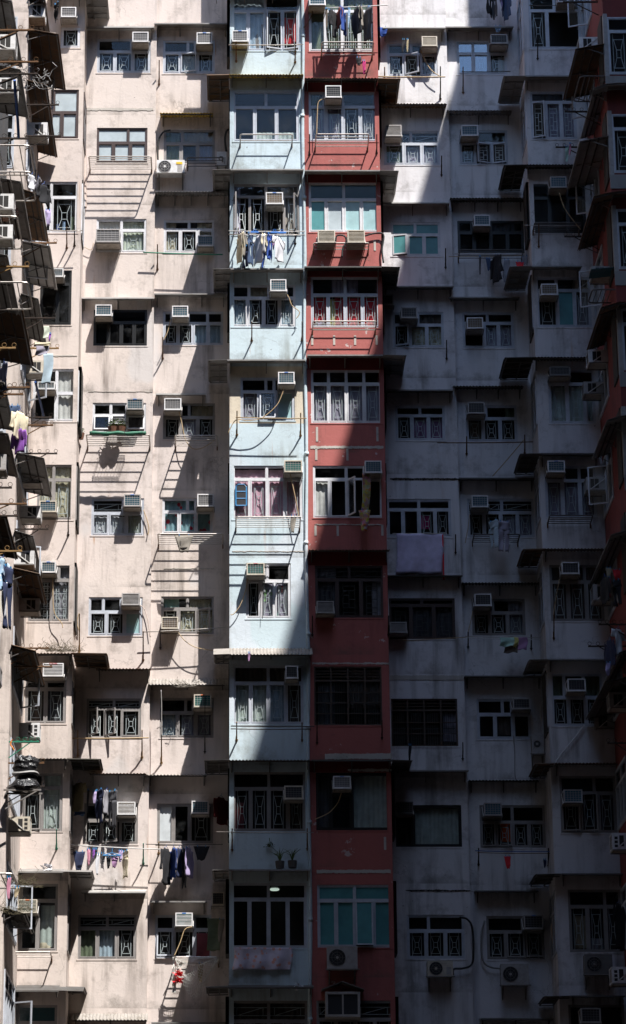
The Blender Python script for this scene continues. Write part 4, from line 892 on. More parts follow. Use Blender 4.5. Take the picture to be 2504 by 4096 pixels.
for t, xa, ya, xb, yb, k, c, lab in (
    ('a1', 168, 15, 325, 945, 'metal', False, 'topmost flat grey awning at the sunny edge, pink side wing'),
    ('a1', 640, 0, 760, 495, 'metal', False, 'narrow grey awning beside the hanging black cloth, topmost, pink side wing'),
    ('a1', 825, 480, 890, 1270, 'rust', True, 'long rusty corrugated awning beside the topmost corner bay, pink side wing'),
    ('a1', 290, 980, 385, 1660, 'metal', False, 'flat grey awning behind the blue rope, pink side wing'),
    ('a1', 665, 1200, 870, 2464, 'rust', True, 'long rusty awning below the heap of old cables, pink side wing'),
    ('a2', 295, 165, 400, 1000, 'metal', False, 'dotted grey awning above the folding rack, pink side wing'),
    ('a2', 580, 350, 690, 1075, 'rust', True, 'brown corrugated awning with a dangling wire, pink side wing'),
    ('a2', 705, 1075, 798, 1680, 'light', False, 'pale tan flat awning behind the white unit, pink side wing'),
    ('a2', 108, 1205, 260, 2030, 'metal', False, 'grey ribbed awning at the edge, halfway up, pink side wing'),
    ('a2', 320, 1960, 445, 2760, 'rust', True, 'corrugated rotting awning with bright rivets, pink side wing'),
    ('a2', 540, 1815, 635, 2440, 'metal', False, 'flat grey awning below the curved rack, beside black corner window, pink side wing'),
    ('a3', 62, 600, 205, 1280, 'metal', False, 'grey awning behind the cream and purple sweaters, pink side wing'),
    ('a3', 115, 1320, 230, 1930, 'metal', False, 'flat grey awning above the rusty-vent unit, edge of pink side wing'),
    ('a3', 620, 1665, 718, 2210, 'metal', False, 'grey awning on a pale truss above the sunlit white unit, pink side wing'),
    ('a4', 100, 90, 225, 690, 'rust', True, 'striped corrugated awning at the edge with bright rivets, pink side wing'),
    ('a4', 470, 370, 590, 900, 'metal', False, 'large dark flat awning under the ring bracket, pink side wing'),
    ('a4', 560, 900, 675, 1320, 'rust', True, 'brown striped corrugated awning beside the lattice window, pink side wing'),
    ('a4', 505, 1985, 610, 2464, 'rust', True, 'wide dark corrugated awning in front of the eighth corner window, pink side wing'),
    ('a6', 370, 920, 470, 1180, 'moss', False, 'rotten black awning strewn with dry twigs, pink side wing')):
    wing_awning('L', t, xa, ya, xb, yb, k, c, lab)
for t, xa, ya, xb, yb, k, c, lab in (
    ('r1', 292, 478, 175, 985, 'rust', True, 'dark corrugated awning beside the white topmost panel, red side wing'),
    ('r1', 475, 862, 330, 1372, 'metal', False, 'large grey flat awning below the folding rack, red side wing'),
    ('r1', 335, 1390, 180, 1860, 'metal', False, 'flat grey awning behind the three-slot unit, red side wing'),
    ('r1', 470, 1930, 310, 2464, 'rust', False, 'long awning with a rusty orange edge, red side wing'),
    ('r2', 540, 560, 402, 988, 'rust', True, 'dark truss awning with wavy edge, halfway up the red side wing'),
    ('r2', 600, 1670, 435, 2060, 'metal', False, 'wide grey awning below the red corner panel, red side wing'),
    (11, 1402, 168, 1205, 682, 'metal', False, 'dark flat awning above the hanging red laundry, red side wing'),
    (11, 1472, 992, 1375, 1215, 'metal', False, 'dark awning below the white shirt, red side wing'),
    (14, 1360, 10, 1265, 272, 'dark', False, 'short dark awning above the dim grey units, red side wing')):
    wing_awning('R', t, xa, ya, xb, yb, k, c, lab, 'flat awning below the fold' in lab or 'large grey flat' in lab or 'orange edge' in lab or 'truss' in lab or 'wide grey' in lab or 'above the hanging red' in lab)
# ------------------------------------------------------------------ folding racks, brackets, poles
def rack(c, r, t, x0, x1, y, P=.62, n=5, mat='rail_steel', drop=.0, extra=None, lab=None):
    Y = WY[c] - P; a = onY(*T(t, x0, y), Y); b = onY(*T(t, x1, y), Y); L = b[0] - a[0]; z = (a[2] + b[2]) / 2
    o = thing('drying_rack', lab or 'steel rail drying rack below the %s window down, %s' % (ORD[r], COLN[c]), 'drying rack', (a[0], WY[c], z), 0, 'rail racks fixed below windows')
    m = M(); k = .05
    m.tube([(0, 0, -.06), (0, -P + k, 0), (k * .3, -P + k * .3, 0), (k, -P, 0), (L - k, -P, 0), (L - k * .3, -P + k * .3, 0), (L, -P + k, 0), (L, 0, -.06)], .019, mat, 6); m.build('frame', o)
    q = M()
    for i in range(n - 1): yy = -P * (i + .6) / (n - .4); q.tube([(0, yy, -.06 * (1 + yy / P)), (L, yy, -.06 * (1 + yy / P))], .0125, mat, 5)
    q.build('rail', o)
    s = M()
    for x in (0, L): s.bar((x, -.01, -.16), (x, -.01, .0), .03, 'rust'); s.bar((x, -.01, -.15), (x, -.13, -.05), .016, 'rust')
    s.build('wall_bracket', o); return o
rack('B', 2, 0, 622, 1058, 1097, .75, 7); rack('C', 2, 0, 1312, 1560, 1104, .55, 4, 'rail_dark'); rack('D', 1, 1, 0, 0, 0) if 0 else None
rack('E', 1, 1, 820, 1180, 295, .75, 5); rack('D', 2, 1, 247, 612, 942, .5, 2); rack('E', 2, 1, 778, 1148, 940, .75, 5); rack('E', 4, 4, 757, 1200, 1060, .6, 4)
rack('B', 5, 6, 605, 1045, 664, .8, 6); rack('C', 5, 6, 1227, 1520, 670, .75, 6); rack('C', 6, 9, 1106, 1560, 168, .8, 6); rack('D', 6, 10, 217, 668, 48, .8, 6)
rack('E', 3, 4, 762, 1148, 512, .42, 3, lab='bracketed steel rack carrying two boxed units, red bay'); rack('G', 3, 5, 347, 790, 557, .55, 4, 'rail_dark'); rack('H', 3, 5, 870, 1190, 368, .5, 6, 'rail_dark')
rack('G', 6, 11, 447, 765, 170, .6, 5, 'rail_dark'); rack('H', 6, 11, 975, 1275, 38, .6, 5, 'rail_dark'); rack('C', 10, 15, 1222, 1530, 758, .7, 6); rack('A', 10, 15, 86, 352, 722, .65, 3)

NB = {}
def bracket(c, r, t, x, y0, y1, mat='rust', k=None, P=.5):
    a = onY(*T(t, x, y1), WY[c]); b = onY(*T(t, x, y0), WY[c] - P)
    xc = (XE[c][0] + XE[c][1]) / 2; sd = SIDE[c][0 if a[0] < xc else 1]
    if k: sd = k
    o = tag(M0bracket(a, b, mat), 'rusty upright pole bracket below the %s window down, %s, %s' % (ORD[r], SHORT[c], sd), 'pole bracket', 'rusty pole brackets')
def M0bracket(a, b, mat):
    m = M(); dx, dy, dz = b[0] - a[0], b[1] - a[1], b[2] - a[2]
    m.bar((0, -.01, 0), (0, -.01, min(.22, dz * .4)), .035, mat); m.bar((0, -.015, .03), (dx * .55, dy * .6, dz * .55), .034, mat, .022); m.bar((dx * .55, dy * .6, dz * .55), (dx, dy, dz), .03, mat, .02)
    m.bar((-.035, -.01, .05), (.035, -.01, .05), .02, mat)
    return m.build('pole_bracket', None, a)
for c, r, t, x, y0, y1, mt, *kk in (('C', 1, 0, 1115, 420, 600, 'rust'), ('D', 1, 1, 218, 290, 440, 'rust'), ('D', 1, 1, 632, 290, 445, 'rust'), ('F', 1, 1, 1258, 470, 550, 'rust'),
    ('E', 2, 1, 732, 940, 1092, 'rust_black'), ('E', 2, 1, 1203, 940, 1082, 'rust_black'), ('F', 1, 2, 212, 462, 700, 'rust_black'), ('G', 1, 2, 370, 466, 656, 'rust'), ('H', 1, 2, 890, 272, 420, 'rust_black'),
    ('F', 2, 2, 220, 1085, 1232, 'rust_black'), ('A', 3, 3, 468, 400, 556, 'rust'), ('A', 3, 3, 522, 385, 540, 'rust_black', 'wire-wrapped'), ('C', 3, 3, 1103, 520, 706, 'rust'), ('C', 4, 3, 1140, 1170, 1330, 'rust'),
    ('D', 4, 4, 328, 1065, 1206, 'rust'), ('D', 4, 4, 680, 1062, 1206, 'rust'), ('D', 3, 4, 632, 405, 526, 'rust_black'), ('D', 3, 4, 232, 405, 520, 'rust'), ('F', 3, 5, 248, 545, 690, 'rust_black'), ('H', 3, 5, 898, 370, 545, 'rust'),
    ('D', 5, 7, 224, 495, 675, 'rust_yellow'), ('D', 5, 7, 670, 510, 680, 'rust_yellow'), ('F', 4, 8, 255, 0, 140, 'rust_black'), ('G', 5, 8, 395, 672, 806, 'rust'), ('G', 5, 8, 800, 660, 800, 'rust'), ('A', 6, 9, 478, 45, 186, 'rust_black'),
    ('B', 7, 9, 556, 725, 1000, 'rust_yellow'), ('B', 7, 9, 1003, 850, 1062, 'rust'), ('C', 7, 9, 1122, 830, 978, 'rust_black'), ('F', 6, 11, 318, 170, 308, 'rust_black'), ('G', 7, 11, 405, 850, 968, 'rust_black'),
    ('G', 7, 11, 845, 868, 978, 'rust_black'), ('H', 7, 11, 1003, 730, 906, 'rust'), ('B', 8, 12, 545, 350, 542, 'rust_yellow'), ('B', 8, 12, 995, 350, 552, 'rust_yellow'), ('C', 8, 12, 1131, 378, 590, 'rust_yellow'),
    ('C', 8, 12, 1435, 380, 515, 'rust_black'), ('A', 9, 12, 396, 1045, 1192, 'pole_green'), ('D', 8, 13, 222, 295, 432, 'rust_yellow'), ('D', 8, 13, 680, 298, 434, 'rust'), ('E', 8, 13, 785, 290, 452, 'rust_black'),
    ('E', 8, 13, 1240, 280, 418, 'rust_black'), ('D', 9, 13, 190, 1040, 1202, 'rust'), ('D', 9, 13, 716, 1040, 1196, 'rust'), ('F', 8, 14, 368, 435, 562, 'rust_black'), ('B', 9, 15, 1004, -40, 112, 'pole_green'),
    ('C', 9, 12, 1112, 1135, 1225, 'rust_yellow'), ('E', 7, 10, 752, 740, 886, 'rust_black'), ('E', 7, 10, 1285, 740, 886, 'rust_black'), ('G', 9, 17, 478, -6, 120, 'rust_black'), ('G', 9, 17, 965, -6, 130, 'rust_black')):
    bracket(c, r, t, x, y0, y1, mt, *kk)

def pole(t, x0, y0, x1, y1, Y, mat, label, r=.014, cat='pole', name='laundry_pole', group='laundry poles'):
    a = onY(*T(t, x0, y0), Y); b = onY(*T(t, x1, y1), Y)
    m = M(); n = 6; pts = [tuple(a[i] * (1 - k / n) + b[i] * k / n - a[i] - (.012 * sin(pi * k / n) if i == 2 else 0) for i in range(3)) for k in range(n + 1)]
    m.tube(pts, r, mat, 6); m.smooth = True
    return tag(m.build(name, None, a), label, cat, group)
PB, PW = BAY - .45, -.45
pole(1, 165, 314, 688, 312, PB, 'rail_steel', 'thin steel pole across the topmost window of the pale blue bay')
pole(1, 845, 55, 1280, 35, BAY - .6, 'pole_white', 'pale pole hung with dark clothes across the topmost window of the red bay')
pole(3, 1003, 577, 1560, 592, PW, 'pole_green', 'green pole below the third window of the inner pink column', .018)
pole(3, 345, 421, 578, 424, PB, 'rail_steel', 'thin steel pole below the third window of the pink corner bay')
pole(4, 165, 427, 700, 430, PB, 'pole_white', 'upper white pole with blue clips below the third window of the blue bay')
pole(4, 165, 451, 700, 455, PB - .1, 'rail_steel', 'lower steel pole hung with shirts below the third window of the blue bay')
pole(7, 215, 542, 712, 549, PB, 'pole_bamboo', 'thin bamboo pole below the fifth window of the blue bay')
pole(9, 1000, 855, 1580, 822, PW, 'rail_steel', 'slanting grey pole below the seventh window of the inner pink column')
pole(11, 385, 880, 910, 890, PW, 'rail_steel', 'upper thin pole below the seventh window of the outer white column', .009)
pole(11, 385, 890, 910, 902, PW - .12, 'pole_white', 'white thin pole with towels below the seventh window of the outer white column', .009)
pole(12, 497, 408, 1042, 405, -.65, 'pole_bamboo', 'knotty bamboo pole below the eighth window of the outer pink column', .018)
pole(13, 180, 323, 765, 325, PB, 'rail_dark', 'upper dark pole below the eighth window of the blue bay'); pole(13, 180, 342, 745, 344, PB - .1, 'rail_dark', 'lower dark pole below the eighth window of the blue bay')
pole(13, 80, 1063, 760, 1068, PB, 'rail_steel', 'long thin pole below the ninth window of the blue bay', .011)
pole(8, 190, 716, 858, 710, PW, 'rust', 'brown pole with green end below the fifth window of the outer white column')
pole(2, 360, 500, 700, 497, -.3, 'rail_dark', 'dark rail below the topmost window of the outer white column')
pole(2, -245, 533, 246, 536, -.65, 'pole_bamboo', 'sunlit yellow pole below the topmost window of the inner white column', .018)
pole(5, 270, 604, 800, 597, PW, 'pole_bamboo', 'thin bamboo pole with dark garments, third window of the outer white column', .010); pole(5, 310, 585, 800, 585, PW - .1, 'rail_steel', 'thin grey pole in front of the black window, outer white column', .009)
pole(17, 455, 12, 1005, 18, PW, 'pole_blue', 'blue pole below the ninth window of the outer white column'); pole(17, 470, 25, 1005, 30, PW - .1, 'rust', 'dark brown pole below the blue pole, outer white column', .010)
pole(11, -55, 909, 395, 886, -.5, 'pole_bamboo', 'thin bamboo pole below the seventh window of the inner white column', .011)
pole(8, 575, 950, 795, 695, -.35, 'pole_bamboo', 'bamboo pole leaning diagonally on the outer white column')
pole(12, 492, 1154, 1122, 1186, -.65, 'pole_white', 'long pinkish pole strung with small laundry, outer pink column')
pole(12, 1020, 1150, 1560, 1152, PW, 'rail_dark', 'dark pole with hanging dark jackets, inner pink column', .011)
pole(2, 830, 35, 1020, 38, PB, 'rail_dark', 'dark rail across the topmost window of the shaded white corner bay', .009)
pole(5, 790, 385, 1190, 388, PB, 'rail_steel', 'grey pole across the black window of the shaded white corner bay', .010)

def cable(t, pts, Y, mat, r, label, cat='hose', name='hose', grp=None):
    w = [onY(*T(t, x, y), Y) for x, y in pts]
    # Catmull-Rom through the points
    o = w[0]; q = []
    P_ = [w[0], *w, w[-1]]
    for i in range(1, len(P_) - 2):
        for k in range(6):
            u = k / 6; p0, p1, p2, p3 = P_[i - 1:i + 3]
            q.append(tuple(.5 * (2 * p1[j] + (p2[j] - p0[j]) * u + (2 * p0[j] - 5 * p1[j] + 4 * p2[j] - p3[j]) * u * u + (3 * p1[j] - p0[j] - 3 * p2[j] + p3[j]) * u ** 3) - o[j] for j in range(3)))
    q.append(tuple(w[-1][j] - o[j] for j in range(3)))
    m = M(); m.tube(q, r, mat, 6); m.smooth = True
    return tag(m.build(name, None, o), label, cat, grp)
D_, P_D = BAY - .1, 'drain hoses and cables'
for t, pts, Y, mt, r, lab in (
    (1, [(838, 690), (795, 715), (787, 800), (782, 950)], D_ - .1, 'hose', .013, 'beige drain hose from the unit at the second window of the red bay'),
    (1, [(752, 70), (745, 110), (708, 180), (690, 190)], D_, 'rust', .012, 'brown hose from the topmost unit of the red bay'),
    (2, [(75, 350), (110, 430), (150, 490), (205, 530)], -.4, 'hose', .014, 'yellow hose drooping to the sunlit yellow pole, inner white column'),
    (4, [(570, 865), (590, 900), (610, 950), (655, 985), (660, 1010), (640, 1040)], D_ - .1, 'hose', .013, 'tan hose looping beside the fourth window of the blue bay'),
    (7, [(553, 335), (540, 380), (500, 460), (400, 545), (300, 565), (215, 562), (160, 655)], D_ - .25, 'hose', .013, 'long tan hose swinging across the fifth window of the blue bay'),
    (7, [(595, 930), (615, 1020), (640, 1140), (660, 1250)], D_ - .2, 'hose', .012, 'tan hose down the pink curtains of the blue bay'),
    (10, [(300, 475), (285, 560), (250, 660), (205, 725), (178, 735)], D_ - .05, 'hose', .012, 'tan hose curving down beside the green-grilled unit, blue bay'),
    (10, [(415, 480), (408, 600), (402, 762)], D_, 'cable_black', .008, 'dark thin cable hanging down the seventh window of the blue bay'),
    (9, [(982, 668), (1010, 690), (1035, 770), (1052, 890)], -.28, 'pipe_pink', .012, 'pink hose beside the seventh window of the outer pink column'),
    (6, [(1255, 500), (1275, 590), (1300, 700), (1350, 760), (1420, 755), (1500, 705)], -.3, 'hose', .012, 'tan hose dropping behind the rack, fifth window of the inner pink column'),
    (13, [(955, 792), (930, 860), (880, 920), (830, 950), (770, 975)], D_ - .1, 'hose', .012, 'tan hose slanting across the black framed window of the red bay'),
    (9, [(1005, 0), (1030, 70), (1043, 130), (1035, 175)], -.28, 'hose', .013, 'orange-tan hose beside the sixth window of the outer pink column'),
    (9, [(1250, 860), (1300, 920), (1380, 965), (1506, 985)], -.3, 'hose', .011, 'olive cable sagging below the seventh window of the inner pink column'),
    (9, [(555, 850), (540, 790), (556, 725), (558, 850)], -.3, 'hose', .012, 'ochre hose loop on the bracket beside the pink corner bay'),
    (9, [(370, 475), (372, 640), (385, 730), (430, 790), (440, 825)], D_ - .1, 'hose', .012, 'pale hose down the lattice window of the pink corner bay'),
    (3, [(1195, 1045), (1175, 1130), (1145, 1195)], -.3, 'hose', .012, 'pale hose below the fourth unit of the inner pink column'),
    (3, [(570, 525), (600, 545), (640, 558), (655, 510)], -.3, 'hose', .009, 'thin pale wire from the corner bay to the grey unit, outer pink column'),
    (0, [(1195, 912), (1145, 925), (1112, 980), (1105, 1050), (1106, 1120)], -.12, 'cable_black', .026, 'thick black lagged pipe curving down to the sunlit condenser'),
    (1, [(172, 905), (150, 920), (140, 980), (150, 1062)], -.15, 'cable_black', .03, 'thick black lagged pipe beside the blue bay, above the narrow condenser'),
    (17, [(345, 476), (400, 490), (435, 560), (442, 740), (425, 810), (370, 832), (305, 838), (300, 880)], -.35, 'cable_black', .028, 'thick black pipe bending round to the beige condenser, inner white column'),
    (17, [(522, 500), (500, 580), (498, 700), (515, 790), (570, 825), (632, 832)], -.12, 'cable_grey', .026, 'grey lagged pipe bending to the condenser of the outer white column'),
    (17, [(1040, 470), (995, 520), (990, 600), (1020, 720), (1040, 830), (1070, 790), (1130, 752), (1215, 765)], -.6, 'pipe_pink', .026, 'pale lagged pipe winding to the dark condenser of the shaded corner bay'),
    (14, [(1215, 312), (1150, 400), (1060, 510), (1005, 590)], D_, 'pipe_white', .02, 'white pipe slanting across the spandrel of the shaded corner bay'),
    (14, [(950, 150), (912, 180), (912, 260), (925, 300), (925, 380)], -.1, 'pipe_white', .022, 'pale pipe beside the eighth window of the outer white column'),
    (14, [(722, 390), (730, 500), (735, 680), (775, 715)], -.08, 'cable_grey', .012, 'thin grey pipe down the wall below the eighth window, outer white column'),
    (4, [(1120, 462), (1180, 445), (1235, 442), (1252, 470), (1240, 560), (1250, 650)], D_, 'cable_black', .024, 'thick black pipe bundle round the corner of the red bay'),
    (4, [(915, 500), (925, 460), (975, 462), (990, 500), (965, 550), (960, 610)], BAY - .45, 'cable_black', .024, 'tangled black pipe between the two boxed units, red bay'),
    (5, [(1040, 160), (1075, 260), (1130, 340), (1190, 415)], PB, 'hose', .011, 'pale drain hose across the black window of the shaded corner bay'),
    (12, [(1128, 70), (1132, 200), (1130, 400)], -.5, 'cable_grey', .012, 'twisted rope hanging from the fibre-cement awning, inner pink column'),
    (12, [(1437, 110), (1435, 250), (1436, 400)], -.5, 'cable_black', .010, 'dark rope hanging past the teal unit, inner pink column'),
    (15, [(1345, 545), (1295, 565), (1260, 660), (1220, 750)], -.45, 'hose', .014, 'ochre hose bending down to the fishing net, inner pink column'),
    (11, [(437, 705), (425, 770), (405, 850)], -.3, 'hose', .010, 'dim hose beside the seventh window of the outer white column'),
    (11, [(1042, 480), (1020, 600), (1000, 730)], D_, 'hose', .010, 'dim thin hose down the seventh window of the shaded corner bay'),
    (11, [(415, 30), (405, 120), (385, 230)], -.3, 'hose', .010, 'dim thin hose below the sixth window of the outer white column')):
    cable(t, pts, Y, mt, r, lab, 'hose' if 'hose' in lab else 'pipe' if 'pipe' in lab else 'cable', 'hose' if 'hose' in lab else 'pipe' if 'pipe' in lab else 'cable', P_D)
for k_ in (0,):
    a = onY(1226, 2048, BAY - .035); m = M(); m.tube([(.02 * sin(k * 1.3), .006 * sin(k), k * 1.25) for k in range(34)], [.045 + .006 * sin(k * 2.1) for k in range(34)], 'blue_plaster', 8); m.smooth = True
    for k in range(16): m.tube([(.02 * sin(k * 2.6), 0, k * 2.5 + .4), (.02 * sin(k * 2.6), 0, k * 2.5 + .5)], .06, 'blue_plaster', 8)
    tag(m.build('drain_pipe', None, (a[0], a[1], .3)), 'pale blue painted drain pipe running down the joint between blue and red bays', 'drain pipe')
dp = cable(0, [(588, 740), (590, 900), (592, 1060), (595, 1300), (597, 1440), (590, 1452), (570, 1455)], -.28, 'pipe_pink', .05, 'pink painted drain pipe down the corner of the outer pink column', 'drain pipe', 'drain_pipe')

# ------------------------------------------------------------------ laundry
NG = [0]
def garment_mesh(kind, w, h, mat, seed, trim=None):
    r = random.Random(seed); m = M(); m.smooth = True
    ph = r.random() * 6; sk = r.uniform(-.06, .06)
    def part(prof, z1, z0, cx=lambda v: 0, rows=12, cols=12, amp=.022, mt=mat, fold=None):
        fr = fold or r.uniform(16, 26); g = []
        for i in range(rows + 1):
            v = i / rows; a, b = prof(v); row = []
            for j in range(cols + 1):
                u = j / cols; x = a + (b - a) * u + cx(v) + sk * h * v * v
                y = amp * (.35 + .9 * v) * sin(fr * x + ph + 2 * v) + .012 * sin(7 * v + ph + 3 * u)
                hem = (.012 * sin(9 * u + ph) if i == rows else 0)
                row.append((x, y, z1 + (z0 - z1) * v + hem))
            g.append(row)
        m.sheet(g, .009, mt, (0, .009, 0))
    if kind == 'shirt':
        part(lambda v: (-w * (.20 + .18 * min(1, v * 4)), w * (.20 + .18 * min(1, v * 4))), 0, -h)
        for s in (-1, 1):
            L = min(h * .82, .62) * r.uniform(.8, 1)
            part(lambda v: (s * (w * .37 + .05 * v) - .07 + .02 * v, s * (w * .37 + .05 * v) + .06 - .02 * v), -.05, -L, rows=8, cols=4, amp=.012)
    elif kind == 'tee':
        part(lambda v: (-w * (.20 + .17 * min(1, v * 4)), w * (.20 + .17 * min(1, v * 4))), 0, -h)
        for s in (-1, 1): part(lambda v: (s * (w * .38 + .06 * v) - .09, s * (w * .38 + .06 * v) + .07), -.04, -h * .38, rows=4, cols=4, amp=.012)
    elif kind == 'trousers':
        part(lambda v: (-w * .42, w * .42), 0, -h * .28, rows=5)
        for s in (-1, 1): part(lambda v: (s * w * .21 - w * .21 + .02 * v, s * w * .21 + w * .20 - .02 * v), -h * .27, -h * r.uniform(.94, 1), rows=10, cols=6, amp=.02)
    elif kind == 'small':
        part(lambda v: (-w * (.5 - .28 * v), w * (.5 - .30 * v)), 0, -h, rows=8, cols=8, amp=.018)
        part(lambda v: (-w * .25, w * .42 - .2 * w * v), -h * .1, -h * .8, rows=5, cols=5, amp=.02, cx=lambda v: .015)
    elif kind == 'strap':
        part(lambda v: (-w * (.3 + .2 * sin(3 * v)), w * (.3 + .2 * cos(3 * v))), 0, -h, rows=10, cols=5, amp=.016)
    else:                                      # sheet, towel
        part(lambda v: (-w / 2 + .02 * sin(4 * v), w / 2 + .02 * sin(5 * v)), 0, -h, rows=14, cols=26, amp=.030, fold=r.uniform(9, 14))
    return m
GN = dict(shirt='shirt', tee='shirt', trousers='trousers', small='garment', strap='garment', sheet='sheet')
def G(t, x0, y0, x1, y1, Y, kind, col, label, cat=None, group='laundry hung out to dry', X=None, hang=True, name=None):
    xm = (x0 + x1) / 2; WY_ = None if X is None else on_wing('L' if X < 0 else 'R', *T(t, x0, y0), .7)[1]
    f = (lambda x, y: onY(*T(t, x, y), Y if X is None else WY_))
    top = f(xm, y0); bot = f(xm, y1); h = top[2] - bot[2]
    if X is None: w = abs(f(x1, y0)[0] - f(x0, y0)[0])
    else: w = abs(T(t, x1, y0)[0] - T(t, x0, y0)[0]) / 155
    NG[0] += 1; rz = 0; full = dict(shirt=.62, tee=.60, trousers=.40).get(kind, w)
    if kind in ('shirt', 'tee', 'trousers') and w < full * .95: rz = acos(max(.2, min(1, w / full))) * (1 if NG[0] % 2 else -1) * .92; W_ = full * min(1, max(.6, h / .8))
    else: W_ = w / (.86 if kind in ('shirt', 'tee') else 1)
    nm = name or GN[kind]
    m = garment_mesh(kind, W_, h, CM(col), NG[0])
    o = m.build(nm, None, top, rz)
    tag(o, label, cat or ('clothes' if kind != 'sheet' else 'cloth'), group)
    if hang and kind in ('shirt', 'tee'):
        q = M(); q.tube([(-W_ * .22, .004, -.01), (0, .004, .05), (W_ * .22, .004, -.01)], .006, 'pole_blue', 5); q.tube([(0, .004, .05), (0, .004, .085), (.02, .004, .10), (.035, .004, .085)], .005, 'pole_blue', 5); q.build('hanger', o)
    elif hang and kind in ('trousers', 'small', 'strap'):
        for s in (-1, 1): q = M(); q.box(s * W_ * .25 - .008, s * W_ * .25 + .008, -.014, .018, -.02, .035, 'toy_blue'); q.build('clothes_peg', o)
    return o
Q = BAY - .6; K = 'clothes on the pole of the topmost red-bay window'
for x0, y0, x1, y1, k, c, lab in ((842, 60, 858, 290, 'strap', 'brown', 'long narrow dark garment at the near end of the red-bay pole, beside the curtain'),
    (862, 68, 880, 270, 'strap', 'black', 'narrow black garment on the red-bay pole, next to a broad black top'), (886, 80, 925, 265, 'shirt', 'black', 'broad black top on the red-bay pole, beside the brick-red shirt'),
    (926, 58, 950, 185, 'shirt', 'brick', 'brick-red shirt on the red-bay pole between black clothes'), (954, 60, 982, 228, 'shirt', 'blue', 'bright blue shirt on the red-bay pole'),
    (984, 90, 1000, 285, 'strap', 'dkgrey', 'dark grey narrow garment between the blue shirt and the pale blue print'), (1000, 60, 1018, 205, 'strap', 'lbprint', 'pale blue printed garment on the red-bay pole'),
    (1034, 55, 1082, 255, 'shirt', 'black', 'large black shirt in the middle of the red-bay pole'), (1086, 52, 1108, 190, 'shirt', 'silver', 'pale grey shirt on the red-bay pole, beside the dark coat'),
    (1110, 62, 1162, 285, 'shirt', 'dkgrey', 'dark long coat at the outer end of the red-bay pole'), (1140, 45, 1160, 110, 'strap', 'grey', 'short pale cloth at the outer end of the red-bay pole'),
    (1056, 402, 1096, 462, 'small', 'black', 'small black underwear below the topmost rack of the red bay'), (1100, 425, 1124, 522, 'small', 'magenta', 'bright pink garment dangling below the topmost red-bay rack'),
    (1206, 190, 1284, 255, 'small', 'blue', 'blue crumpled cloth hanging under the awning beside the red bay'),
    (1378, 275, 1402, 365, 'strap', 'black', 'black sock hanging before the topmost inner white window'), (1410, 275, 1426, 370, 'strap', 'beige', 'beige sock hanging before the topmost inner white window')):
    G(1, x0, y0, x1, y1, Q if x1 < 1200 else -.6, k, c, lab, group=K)
G(2, 528, -60, 572, 110, -.5, 'trousers', 'black', 'black trousers hanging at the top edge above the outer white column'); G(2, 572, -50, 600, 135, -.5, 'trousers', 'dkgrey', 'dark grey trousers at the top edge beside black ones')
G(2, 622, -50, 655, 60, -.5, 'shirt', 'lilac', 'lilac shirt at the top edge beside dark trousers'); G(2, 652, -50, 682, 135, -.6, 'shirt', 'denim', 'blue denim shirt at the top edge beside the shaded corner bay')
G(2, 585, 180, 640, 222, -.4, 'small', 'lightblue', 'crumpled pale blue cloth caught on the topmost awning, outer white column')
for x0, y0, x1, y1, k, c, lab in ((230, 445, 262, 640, 'shirt', 'cream', 'cream long shirt, nearest the pink wall on the blue-bay pole'), (262, 445, 304, 620, 'shirt', 'silver', 'taupe long-sleeved shirt on the blue-bay pole'),
    (258, 540, 300, 684, 'trousers', 'navy', 'dark navy jeans behind the taupe shirt, blue bay'), (300, 448, 338, 672, 'trousers', 'denim', 'blue denim jeans on the blue-bay pole'),
    (340, 460, 412, 650, 'shirt', 'white', 'large white shirt in the middle of the blue-bay pole'), (398, 450, 448, 585, 'shirt', 'cream', 'cream pink shirt overlapping the large white one, blue bay'),
    (398, 575, 424, 686, 'strap', 'blue', 'blue tracksuit leg hanging below the cream pink shirt'), (440, 452, 474, 645, 'trousers', 'blue', 'royal blue tracksuit trousers on the blue-bay pole'),
    (474, 460, 492, 560, 'strap', 'mauve', 'dark mauve garment between blue trousers and white shirt'), (482, 470, 558, 640, 'tee', 'white', 'white short-sleeved shirt at the red-bay end of the blue-bay pole')):
    G(4, x0, y0, x1, y1, BAY - .5, k, c, lab, group='clothes on the pole of the third blue-bay window')
for i, (x, y) in enumerate(((348, 428), (487, 430), (540, 432))):
    p = onY(*T(4, x, y), PB - .02); m = M(); m.box(-.1, .1, -.012, .012, -.05, .0, 'badge_blue'); m.tube([(-.03, 0, 0), (-.03, 0, .06), (.03, 0, .06), (.03, 0, 0)], .01, 'badge_blue', 5); m.bar((-.12, 0, -.03), (.12, 0, -.03), .02, 'badge_blue')
    tag(m.build('peg_hanger', None, p), ('blue peg hanger above the denim jeans, blue bay', 'blue peg hanger above the dark mauve garment, blue bay', 'blue peg hanger above the short-sleeved white shirt, blue bay')[i], 'peg hanger', 'blue peg hangers')
LB = 'laundry under the ninth outer pink window'
